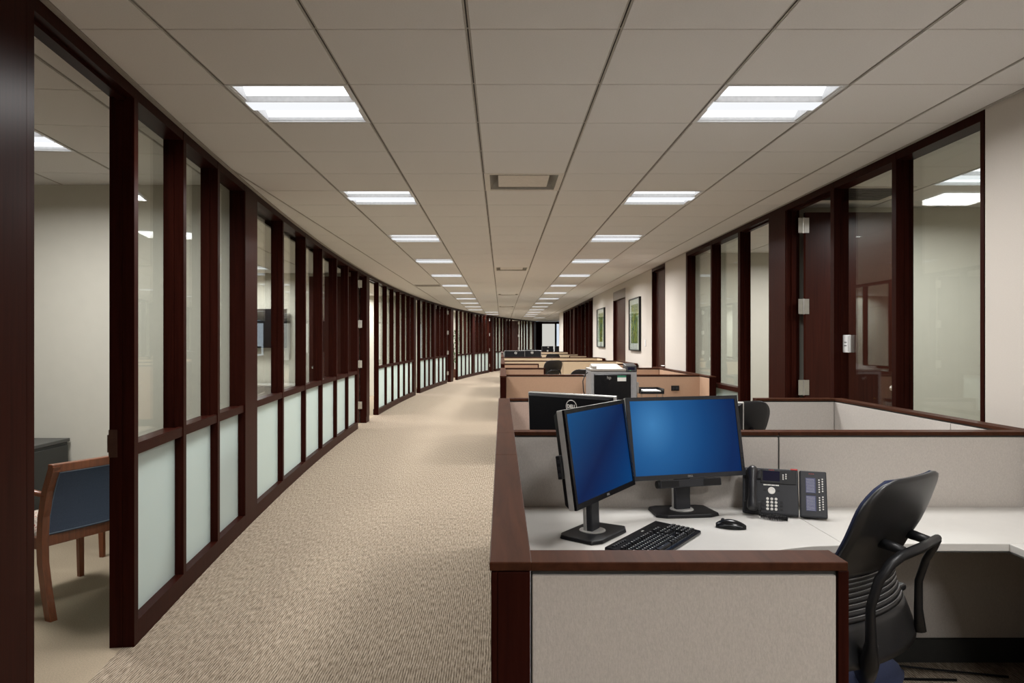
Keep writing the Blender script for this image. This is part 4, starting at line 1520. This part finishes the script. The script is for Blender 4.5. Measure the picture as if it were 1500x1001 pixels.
# ------------------------------------------------------------------ task chairs
def make_task_chair(label):
    """seat forward is local +y; back behind at -y"""
    e = empty('task_chair', (0, 0, 0), 0, label, 'chair', 'black-backed task chairs')
    # five-star base with castors
    hub = MB().lathe([(0.045, 0.075), (0.05, 0.10), (0.035, 0.14), (0.028, 0.15), (0.028, 0.34), (0.05, 0.36), (0.05, 0.375)], 16)
    obj('gas_column', hub, BLACK, e, smooth=True)
    for q in range(5):
        a = q * 2 * pi / 5 + 0.3
        lg = MB().tube([(0.03 * cos(a), 0.03 * sin(a), 0.10), (0.17 * cos(a), 0.17 * sin(a), 0.095), (0.31 * cos(a), 0.31 * sin(a), 0.070)], [0.026, 0.022, 0.016], 8, None, 0.8)
        lo = obj('base_leg', lg, CHARC, e, smooth=True)
        c = T(0.31 * cos(a), 0.31 * sin(a), 0.028) @ Rz(a + pi / 2)
        ca = MB()
        for sy in (-0.014, 0.014):
            ca.lathe([(0.016, -0.009), (0.027, -0.006), (0.027, 0.006), (0.016, 0.009)], 14, c @ T(0, sy, 0) @ Matrix.Rotation(pi / 2, 4, 'X'))
        ca.tube([(0.31 * cos(a), 0.31 * sin(a), 0.03), (0.31 * cos(a), 0.31 * sin(a), 0.072)], 0.009, 8)
        obj('castor', ca, BLACK, lo)
    obj('seat_mechanism', MB().box(-0.10, 0.10, -0.16, 0.12, 0.365, 0.405), BLACK, e, bevel=0.01)

    # seat cushion
    def st(u, v):
        x, y = -1 + 2 * u, -1 + 2 * v
        k = 1 - 0.10 * max(0, -y) ** 2 * 2
        px = 0.268 * x * sqrt(1 - 0.36 * y * y)
        py = 0.272 * y * sqrt(1 - 0.36 * x * x)
        ed = (1 - abs(x) ** 5) * (1 - abs(y) ** 5)
        z = 0.448 + 0.050 * ed ** 0.5 - 0.02 * max(0, y) ** 3
        return (px, py, z)

    def sb(u, v):
        p = st(u, v)
        x, y = -1 + 2 * u, -1 + 2 * v
        ed = (1 - abs(x) ** 5) * (1 - abs(y) ** 5)
        return (p[0] * 0.985, p[1] * 0.985, 0.440 - 0.045 * ed ** 0.5)
    obj('seat', MB().shell(18, 18, st, sb), NAVY, e, smooth=True)
    obj('seat_pan', MB().prism([(-0.2, -0.2), (0.2, -0.2), (0.2, 0.18), (-0.2, 0.18)], 0.375, 0.405), BLACK, e, bevel=0.01)

    # back: centre line leans back above a forward lumbar bulge; width narrows at the waist
    zb, zt = 0.50, 1.115
    KEYS = [(0.50, -0.285, 0.226), (0.57, -0.280, 0.247), (0.66, -0.252, 0.234), (0.74, -0.220, 0.208), (0.80, -0.222, 0.200), (0.87, -0.254, 0.206), (0.95, -0.298, 0.214), (1.04, -0.333, 0.214), (1.115, -0.352, 0.206)]

    def curve(z, k):
        z = min(max(z, KEYS[0][0]), KEYS[-1][0])
        for i_ in range(len(KEYS) - 1):
            if z <= KEYS[i_ + 1][0]:
                break
        p0, p1, p2, p3 = (KEYS[max(i_ - 1, 0)], KEYS[i_], KEYS[i_ + 1], KEYS[min(i_ + 2, len(KEYS) - 1)])
        u_ = (z - p1[0]) / (p2[0] - p1[0])
        a_, b_, c_, d_ = p0[k], p1[k], p2[k], p3[k]
        return 0.5 * (2 * b_ + (c_ - a_) * u_ + (2 * a_ - 5 * b_ + 4 * c_ - d_) * u_ ** 2 + (3 * b_ - a_ - 3 * c_ + d_) * u_ ** 3)

    def wd_(z):
        base = curve(z, 2)
        if z > 1.0:
            q_ = min((z - 1.0) / (zt - 1.0), 1.0)
            base *= 0.52 + 0.48 * (1 - q_ ** 2.4) ** 0.5
        return base

    def surf(t, x, off):
        z = zb + (zt - zb) * t
        xx = (-1 + 2 * x) * wd_(z)
        y = curve(z, 1) + 0.040 * (abs(xx) / 0.22) ** 2.2
        return (xx, y + off, z)
    t1 = 0.505          # lumbar slats live below this height
    obj('back_shell', MB().shell(16, 22, lambda u, v: surf(t1 + (1 - t1) * v, u, -0.012), lambda u, v: surf(t1 + (1 - t1) * v, u, -0.001)), SHELLM, e, smooth=True)
    obj('back_skirt', MB().shell(16, 6, lambda u, v: surf(0.12 + 0.18 * v, u, -0.014), lambda u, v: surf(0.12 + 0.18 * v, u, -0.001)), SHELLM, e, smooth=True)
    for q in range(8):
        a = 0.303 + q * 0.0250
        sl = obj('lumbar_slat', MB().shell(14, 2, lambda u, v: surf(a + 0.0205 * v, u, -0.013 - 0.002 * sin(pi * v)), lambda u, v: surf(a + 0.0205 * v, u, -0.003)), SHELLM, e, smooth=True)
        obj('slat_edge', MB().tube([surf(a + 0.0212, u / 10, -0.0138) for u in range(11)], 0.0016, 5), SHELLE, sl)
    obj('back_cushion', MB().shell(16, 26, lambda u, v: surf(0.125 + 0.867 * v, 0.012 + 0.976 * u, 0.0), lambda u, v: surf(0.125 + 0.867 * v, 0.012 + 0.976 * u, 0.012 + 0.028 * (1 - abs(2 * u - 1) ** 4) * (1 - abs(2 * v - 1) ** 6))), NAVY, e, smooth=True)
    # rear loop frame: two legs rising from the hub, bent into one bar behind the shell
    lp = [(-0.02, -0.20, 0.53), (-0.10, -0.255, 0.545), (-0.150, -0.292, 0.60), (-0.160, -0.300, 0.66), (-0.172, -0.305, 0.76), (-0.165, -0.325, 0.84), (-0.14, -0.345, 0.885), (-0.10, -0.352, 0.900), (0.0, -0.360, 0.908), (0.12, -0.352, 0.912)]
    obj('loop_frame', MB().tube(lp, [0.034, 0.040, 0.034, 0.020, 0.017, 0.018, 0.019, 0.019, 0.019, 0.017], 12, None, 0.75, up=(0, 1, 0)), BLACK, e, smooth=True)
    lp = [(0.118, -0.352, 0.910), (0.145, -0.332, 0.875), (0.175, -0.300, 0.83), (0.20, -0.268, 0.75), (0.212, -0.262, 0.66), (0.225, -0.262, 0.585)]
    obj('loop_strut', MB().tube(lp, [0.015, 0.013, 0.012, 0.012, 0.013, 0.018], 10, None, 0.7), BLACK, e, smooth=True)
    for sx in (-0.075, 0.09):
        obj('standoff', MB().tube([(sx, -0.350, 0.910), (sx, -0.285, 0.920)], [0.013, 0.016], 10), BLACK, e, smooth=True)
    for sx in (-1, 1):
        a = obj('arm_post', MB().tube([(sx * 0.20, -0.10, 0.40), (sx * 0.30, -0.08, 0.43), (sx * 0.325, -0.06, 0.55), (sx * 0.32, -0.03, 0.655)], [0.022, 0.022, 0.018, 0.016], 10, None, 0.7), BLACK, e, smooth=True)
        obj('arm_pad', MB().box(sx * 0.325 - 0.04, sx * 0.325 + 0.04, -0.16, 0.12, 0.655, 0.68), BLACK, a, bevel=0.010, seg=3)
    return e


SHELLM = m_plain('black_satin_shell', (0.012, 0.012, 0.013, 1), 0.36, 0, 0.42, 0.08, 25)
SHELLE = m_plain('grey_edge_highlight', (0.16, 0.16, 0.165, 1), 0.35)
ch = make_task_chair('near black task chair with navy cushion pulled to the white worktop')
ch.location = (0.98, 2.31, 0)
ch.rotation_euler = (0, 0, radians(36))
copy_tree(ch, None, (1.47, 4.86, 0), radians(12), 'dark task chair behind the bright screen edge in the second workstation')
copy_tree(ch, None, (0.90, 14.55, 0), radians(28), 'upright dark chair back in front of the wide cream partition')
copy_tree(ch, None, (1.12, 10.0, 0), radians(5), 'dark chair back just left of the printer lid')
copy_tree(ch, None, (0.78, 21.6, 0), radians(8), 'far dark chair crown beside the black monitor backs')
copy_tree(ch, None, (1.58, 21.9, 0), radians(-4), 'far dark chair crown right of its neighbour')

# ------------------------------------------------------------------ guest chairs and cabinet in the first office
def make_guest_chair(label, loc, rz):
    """forward is local +y; width along x"""
    e = empty('guest_chair', loc, rz, label, 'chair', 'wooden guest chairs with blue backs')
    hwid = 0.265
    for sx in (-1, 1):
        x = sx * hwid
        path = [(x, -0.02, 0.0), (x, 0.02, 0.15), (x, 0.05, 0.30), (x, 0.055, 0.42), (x, 0.045, 0.55), (x, 0.010, 0.69), (x, -0.050, 0.825)]
        m = MB()
        for a, b in zip(path, path[1:]):
            wa, wb = 0.019, 0.019
            da, db = 0.024, 0.024
            m.hexa([(a[0] - wa, a[1] - da, a[2]), (a[0] + wa, a[1] - da, a[2]), (a[0] + wa, a[1] + da, a[2]), (a[0] - wa, a[1] + da, a[2]),
                    (b[0] - wb, b[1] - db, b[2]), (b[0] + wb, b[1] - db, b[2]), (b[0] + wb, b[1] + db, b[2]), (b[0] - wb, b[1] + db, b[2])])
        obj('rear_leg', m, CHERRY, e)
        obj('front_leg', MB().hexa([(x - 0.015, 0.52, 0), (x + 0.015, 0.52, 0), (x + 0.015, 0.55, 0), (x - 0.015, 0.55, 0), (x - 0.02, 0.53, 0.66), (x + 0.02, 0.53, 0.66), (x + 0.02, 0.575, 0.66), (x - 0.02, 0.575, 0.66)]), CHERRY, e, bevel=0.003)
        obj('arm', MB().tube([(x, 0.01, 0.665), (x, 0.2, 0.675), (x, 0.40, 0.672), (x, 0.58, 0.66)], [0.020, 0.022, 0.024, 0.022], 10, None, 0.7), CHERRY, e, smooth=True)
        obj('seat_rail', MB().box(x - 0.012, x + 0.012, 0.06, 0.53, 0.37, 0.43), CHERRY, e)
    obj('crest_rail', MB().shell(12, 3, lambda u, v: (-hwid - 0.02 + 2 * (hwid + 0.02) * u, -0.063 - 0.015 * (1 - (2 * u - 1) ** 2), 0.795 + 0.045 * v), lambda u, v: (-hwid - 0.02 + 2 * (hwid + 0.02) * u, -0.022 - 0.015 * (1 - (2 * u - 1) ** 2), 0.795 + 0.045 * v)), CHERRY, e, bevel=0.004)
    obj('lower_rail', MB().box(-hwid, hwid, 0.035, 0.072, 0.385, 0.445), CHERRY, e, bevel=0.003)
    obj('front_rail', MB().box(-hwid, hwid, 0.53, 0.555, 0.37, 0.43), CHERRY, e, bevel=0.003)

    def back(off):
        def f(u, v):
            z = 0.445 + 0.352 * v
            y = 0.053 - 0.098 * v ** 1.8 - 0.012 * (1 - (2 * u - 1) ** 2)
            return ((-hwid + 0.02) + 2 * (hwid - 0.02) * u, y + off, z)
        return f
    b = obj('back_panel', MB().shell(12, 10, back(-0.018), back(0.012)), BLUEFAB, e, smooth=False, label='slate blue upholstered outside back')
    pts = [back(-0.019)(u / 12, 0.02) for u in range(13)] + [back(-0.019)(1, v / 8) for v in range(1, 9)] + [back(-0.019)(1 - u / 12, 0.985) for u in range(13)] + [back(-0.019)(0, 1 - v / 8) for v in range(1, 9)]
    obj('piping', MB().tube(pts, 0.0032, 6), m_plain('grey_piping', (0.12, 0.14, 0.18, 1), 0.7) if 'grey_piping' not in bpy.data.materials else bpy.data.materials['grey_piping'], b)
    obj('back_cushion', MB().shell(12, 10, back(0.013), lambda u, v: (back(0.02)(u, v)[0], back(0.02)(u, v)[1] + 0.035 * (1 - abs(2 * u - 1) ** 4) * (1 - abs(2 * v - 1) ** 4), back(0.02)(u, v)[2])), SEATPAT, e, smooth=True, label='red and white patterned inner back')
    obj('seat', MB().shell(12, 12, lambda u, v: (-hwid + 0.014 + (2 * hwid - 0.028) * u, 0.075 + 0.47 * v, 0.43 + 0.07 * ((1 - abs(2 * u - 1) ** 5) * (1 - abs(2 * v - 1) ** 5)) ** 0.5), lambda u, v: (-hwid + 0.014 + (2 * hwid - 0.028) * u, 0.075 + 0.47 * v, 0.425)), SEATPAT, e, smooth=True, label='red and white patterned seat')
    return e


WDIR = Vector((0.436, 0.90, 0)).normalized()
FDIR = Vector((-0.90, 0.436, 0)).normalized()
grz = math.atan2(-FDIR.x, FDIR.y)
A = Vector((-2.414, 3.80, 0))
c1 = A + WDIR * 0.265 + FDIR * 0.02
g1 = make_guest_chair('cherry wood guest chair with slate blue back inside the nearest doorway', (c1.x, c1.y, 0), grz)
copy_tree(g1, None, (-2.235, 5.185, 0), pi / 2, 'second cherry guest chair, mostly hidden by the frosted glass')
e = empty('cabinet', (-3.44, 4.5, 0), 0, 'dark grey cabinet against the pale office wall', 'cabinet')
obj('body', MB().box(-0.85, 0, 0, 1.12, 0.0, 0.70), DKGREY, e, bevel=0.003)
obj('top', MB().box(-0.86, 0.008, -0.01, 1.14, 0.702, 0.728), m_plain('grey_cabinet_top', (0.075, 0.075, 0.07, 1), 0.5), e, bevel=0.003)
for q in range(2):
    d = obj('drawer', MB().box(0.001, 0.016, 0.02 + 0.55 * q, 0.55 + 0.55 * q, 0.06, 0.68), DKGREY, e, bevel=0.002)

# television on the office wall
tp = AP(13.06, 2.05, 1.73)
e = empty('television', (tp.x, tp.y - 0.095, 1.73), asin((13.06 - CY) / RC) * -1, 'large black television on the far office wall behind the glass', 'television')
obj('panel', MB().box(-0.615, 0.615, -0.05, 0.0, -0.355, 0.355), BLACK, e, bevel=0.004)
obj('screen', MB().box(-0.60, 0.60, -0.053, -0.05, -0.335, 0.34), TVM, e)
obj('wall_bracket', MB().box(-0.2, 0.2, 0.0, 0.03, -0.15, 0.15), DKGREY, e)
tb = AP(12.55, 2.0, 0)
e = empty('credenza', (tb.x, tb.y, 0), -asin((12.55 - CY) / RC), 'pale wood credenza beneath the television', 'cabinet')
obj('body', MB().box(-0.95, 0.95, 0, 0.42, 0.05, 0.70), PRCREAM, e, bevel=0.003)
obj('top', MB().box(-0.97, 0.97, -0.01, 0.43, 0.70, 0.73), WORKTOP, e, bevel=0.003)
for q in range(4):
    d = obj('door', MB().box(-0.945 + q * 0.475, -0.48 + q * 0.475, -0.016, -0.001, 0.07, 0.69), PRCREAM, e, bevel=0.002)
    obj('knob', MB().lathe([(0.008, 0), (0.010, 0.012), (0.004, 0.016)], 10, T(-0.51 + q * 0.475, -0.016, 0.5) @ Matrix.Rotation(pi / 2, 4, 'X')), STEEL, d)

# ------------------------------------------------------------------ printer station
e = empty('printer_cabinet', (0.95, 8.02, 0), 0, 'low pale cabinet supporting the printer', 'cabinet')
obj('body', MB().box(0, 1.05, 0, 0.62, 0.0, 0.58), PRCREAM, e, bevel=0.003)
obj('top', MB().box(-0.01, 1.06, -0.01, 0.63, 0.58, 0.605), WORKTOP, e, bevel=0.003)
for q in range(2):
    d = obj('door', MB().box(0.005 + q * 0.52, 0.52 + q * 0.52, -0.016, -0.001, 0.07, 0.57), PRCREAM, e)
e = empty('printer', (1.02, 8.10, 0.605), 0, 'grey and black laser printer with cream lid behind the screens', 'printer')
obj('body', MB().box(0, 0.525, 0.012, 0.50, 0, 0.545), PRGREY, e, bevel=0.008)
fd = obj('front_door', MB().box(0.035, 0.455, -0.004, 0.012, 0.02, 0.515), BLACKG, e, bevel=0.006)
obj('top_lid', MB().box(-0.003, 0.40, 0.0, 0.50, 0.548, 0.575), PRCREAM, e, bevel=0.006)
obj('paper_ramp', MB().hexa([(0.03, 0.06, 0.575), (0.38, 0.06, 0.575), (0.38, 0.45, 0.575), (0.03, 0.45, 0.575), (0.05, 0.40, 0.62), (0.36, 0.40, 0.62), (0.36, 0.45, 0.62), (0.05, 0.45, 0.62)]), PRCREAM, e, bevel=0.004)
obj('output_arm', MB().box(0.03, 0.07, 0.05, 0.25, 0.575, 0.605), PRCREAM, e, bevel=0.004)
cp = obj('control_panel', MB().hexa([(0.40, 0.0, 0.545), (0.525, 0.0, 0.545), (0.525, 0.22, 0.55), (0.40, 0.22, 0.55), (0.40, 0.03, 0.61), (0.525, 0.03, 0.61), (0.525, 0.22, 0.635), (0.40, 0.22, 0.635)]), BLACK, e, bevel=0.004)
obj('panel_display', MB().box(0.42, 0.50, 0.006, 0.012, 0.565, 0.595), PHSCR, cp)
obj('led', MB().box(0.445, 0.452, 0.001, 0.006, 0.556, 0.560), m_emit('green_led', (0.1, 0.9, 0.3, 1), 0.8), cp)
text('logo_text', 'hp', 0.050, SILVERP, fd, (0.205, -0.0045, 0.475), (pi / 2, 0, 0))
obj('label_sticker', MB().box(0.30, 0.40, -0.0052, -0.004, 0.435, 0.500), PAPER, fd, label='white sticker with a green band')
obj('label_band', MB().box(0.30, 0.40, -0.0058, -0.005, 0.478, 0.500), GREENP, fd)
obj('amber_led', MB().box(0.075, 0.090, -0.0052, -0.004, 0.235, 0.245), m_emit('amber_led', (1.0, 0.5, 0.05, 1), 0.5), fd)
obj('side_tray', MB().box(0.525, 0.55, 0.02, 0.2, 0.30, 0.42), PRCREAM, e, bevel=0.004)
obj('power_cord', MB().tube([(0.0, 0.3, 0.52), (-0.035, 0.28, 0.50), (-0.065, 0.25, 0.42), (-0.06, 0.22, 0.30), (-0.02, 0.2, 0.22), (0.0, 0.2, 0.2)], 0.006, 8), BLACK, e, smooth=True)
e = empty('paper_tray', (1.73, 8.30, 0.605), 0, 'black letter tray holding white paper on thin legs right of the printer', 'tray')
obj('tray', MB().box(-0.135, 0.135, -0.16, 0.16, 0.285, 0.295).box(-0.135, -0.128, -0.16, 0.16, 0.295, 0.345).box(0.128, 0.135, -0.16, 0.16, 0.295, 0.345).box(-0.128, 0.128, 0.153, 0.16, 0.295, 0.345).box(-0.128, 0.128, -0.16, -0.153, 0.295, 0.312), BLACK, e)
obj('paper', MB().box(-0.10, 0.10, -0.15, 0.13, 0.296, 0.322), PAPER, e)
for sx in (-0.12, 0.12):
    for sy in (-0.14, 0.14):
        obj('leg', MB().tube([(sx, sy, 0.0), (sx, sy, 0.286)], 0.004, 8), STEEL, e)
e = empty('wall_socket', (2.185, 8.94, 0.905), 0, 'black socket plate on the tan partition right of the paper tray', 'socket')
obj('plate', MB().box(-0.05, 0.05, -0.008, 0.002, -0.032, 0.032), BLACK, e, bevel=0.003)
obj('outlet', MB().box(-0.035, -0.008, -0.0095, -0.008, -0.015, 0.015).box(0.008, 0.035, -0.0095, -0.008, -0.015, 0.015), CHARC, e)

# ------------------------------------------------------------------ pictures, plates and signs on the right wall
def picture(label, y0, y1, z0, z1, art):
    w_, h_ = y1 - y0, z1 - z0
    e = empty('framed_picture', (RX, (y0 + y1) / 2, (z0 + z1) / 2), 0, label, 'picture', 'framed prints on the right wall')
    a, b, t = w_ / 2, h_ / 2, 0.022
    f = MB().box(-0.045, -0.001, -a, a, b - t, b).box(-0.045, -0.001, -a, a, -b, -b + t).box(-0.045, -0.001, -a, -a + t, -b + t, b - t).box(-0.045, -0.001, a - t, a, -b + t, b - t)
    obj('frame', f, BLACK, e)
    obj('mount', MB().box(-0.025, -0.02, -a + t, a - t, -b + t, b - t), MATW, e)
    obj('print', MB().box(-0.027, -0.025, -a * 0.66, a * 0.66, -b + t + 0.12, b - t - 0.10), art, e)
    obj('glazing', MB().box(-0.036, -0.033, -a + t, a - t, -b + t, b - t), GLASS, e)
    return e


picture('nearer framed forest print, yellow and teal in black frame', 13.17, 14.24, 1.315, 2.33, ARTA)
picture('farther framed forest print before the dark glazing', 17.72, 19.03, 1.34, 2.345, ARTB)
e = empty('wall_plate', (RX, 12.78, 1.46), 0, 'small white wall plate right of the nearer picture', 'switch')
obj('plate', MB().box(-0.008, 0, -0.04, 0.04, -0.06, 0.06), WHITE, e, bevel=0.002)
obj('rocker', MB().box(-0.011, -0.008, -0.015, 0.015, -0.03, 0.03), PAPER, e)
e = empty('door_sign', (RX - 0.004, 5.475, 1.48), 0, 'small white sign plate on the glass beside the open right door', 'sign')
obj('plate', MB().box(0.070, 0.084, -0.055, 0.05, -0.07, 0.065), WHITE, e, bevel=0.004)
obj('slot', MB().box(0.067, 0.070, -0.045, -0.035, -0.062, 0.057), GREYW, e)
for q in range(2):
    obj('text_line', MB().box(0.0685, 0.0702, -0.012, 0.025, 0.005 - q * 0.026, 0.011 - q * 0.026), BLACK, e)

# ------------------------------------------------------------------ potted plant in the far doorway
pp = AP(27.9, 0.55, 0)
e = empty('potted_plant', (-1.99, 29.3, 0), 0, 'tall leafy green plant in a pot inside the far left doorway', 'plant')
obj('pot', MB().lathe([(0.14, 0), (0.19, 0.32), (0.205, 0.34), (0.18, 0.34), (0.17, 0.30)], 18), m_plain('terracotta_pot', (0.20, 0.09, 0.06, 1), 0.7), e, smooth=True)
obj('stem', MB().tube([(0, 0, 0.3), (0.02, 0.01, 0.9), (-0.02, 0, 1.5), (0.0, 0.0, 1.9)], [0.022, 0.018, 0.014, 0.006], 8), BARK, e, smooth=True)
lv = MB()
rnd = random.Random(3)
for q in range(420):
    z = 0.65 + 1.35 * rnd.random()
    a = rnd.random() * 2 * pi
    rr = 0.30 * sqrt(rnd.random()) * (1 - 0.3 * abs(z - 1.3))
    M = T(rr * cos(a), rr * sin(a), z) @ Rz(a) @ Matrix.Rotation(rnd.uniform(-0.3, 1.2), 4, 'Y') @ Matrix.Rotation(rnd.uniform(-0.6, 0.6), 4, 'X')
    lv._add([(0, 0, 0), (0.045, 0.022, 0.006), (0.10, 0, -0.004), (0.045, -0.022, 0.006)], [(0, 1, 2), (0, 2, 3)], M)
o = obj('foliage', lv, LEAFG, e)
o['kind'] = 'stuff'
# distant desk clutter before the end window
worktop('distant brown-topped desk before the end window', [(1.95, 34.0), (3.4, 34.0), (3.4, 34.7), (1.95, 34.7)], (1.95, 34.0), [(1.97, 2.0, 34.0, 34.7), (3.3, 3.33, 34.0, 34.7)])
make_monitor('tiny distant black screen before the end window, left one', (2.22, 34.4), pi, (2.22, 34.4, 1.08), pi, 0, SCR_L)
make_monitor('tiny distant black screen before the end window, right one', (2.84, 34.4), pi, (2.84, 34.4, 1.08), pi, 0, SCR_L)
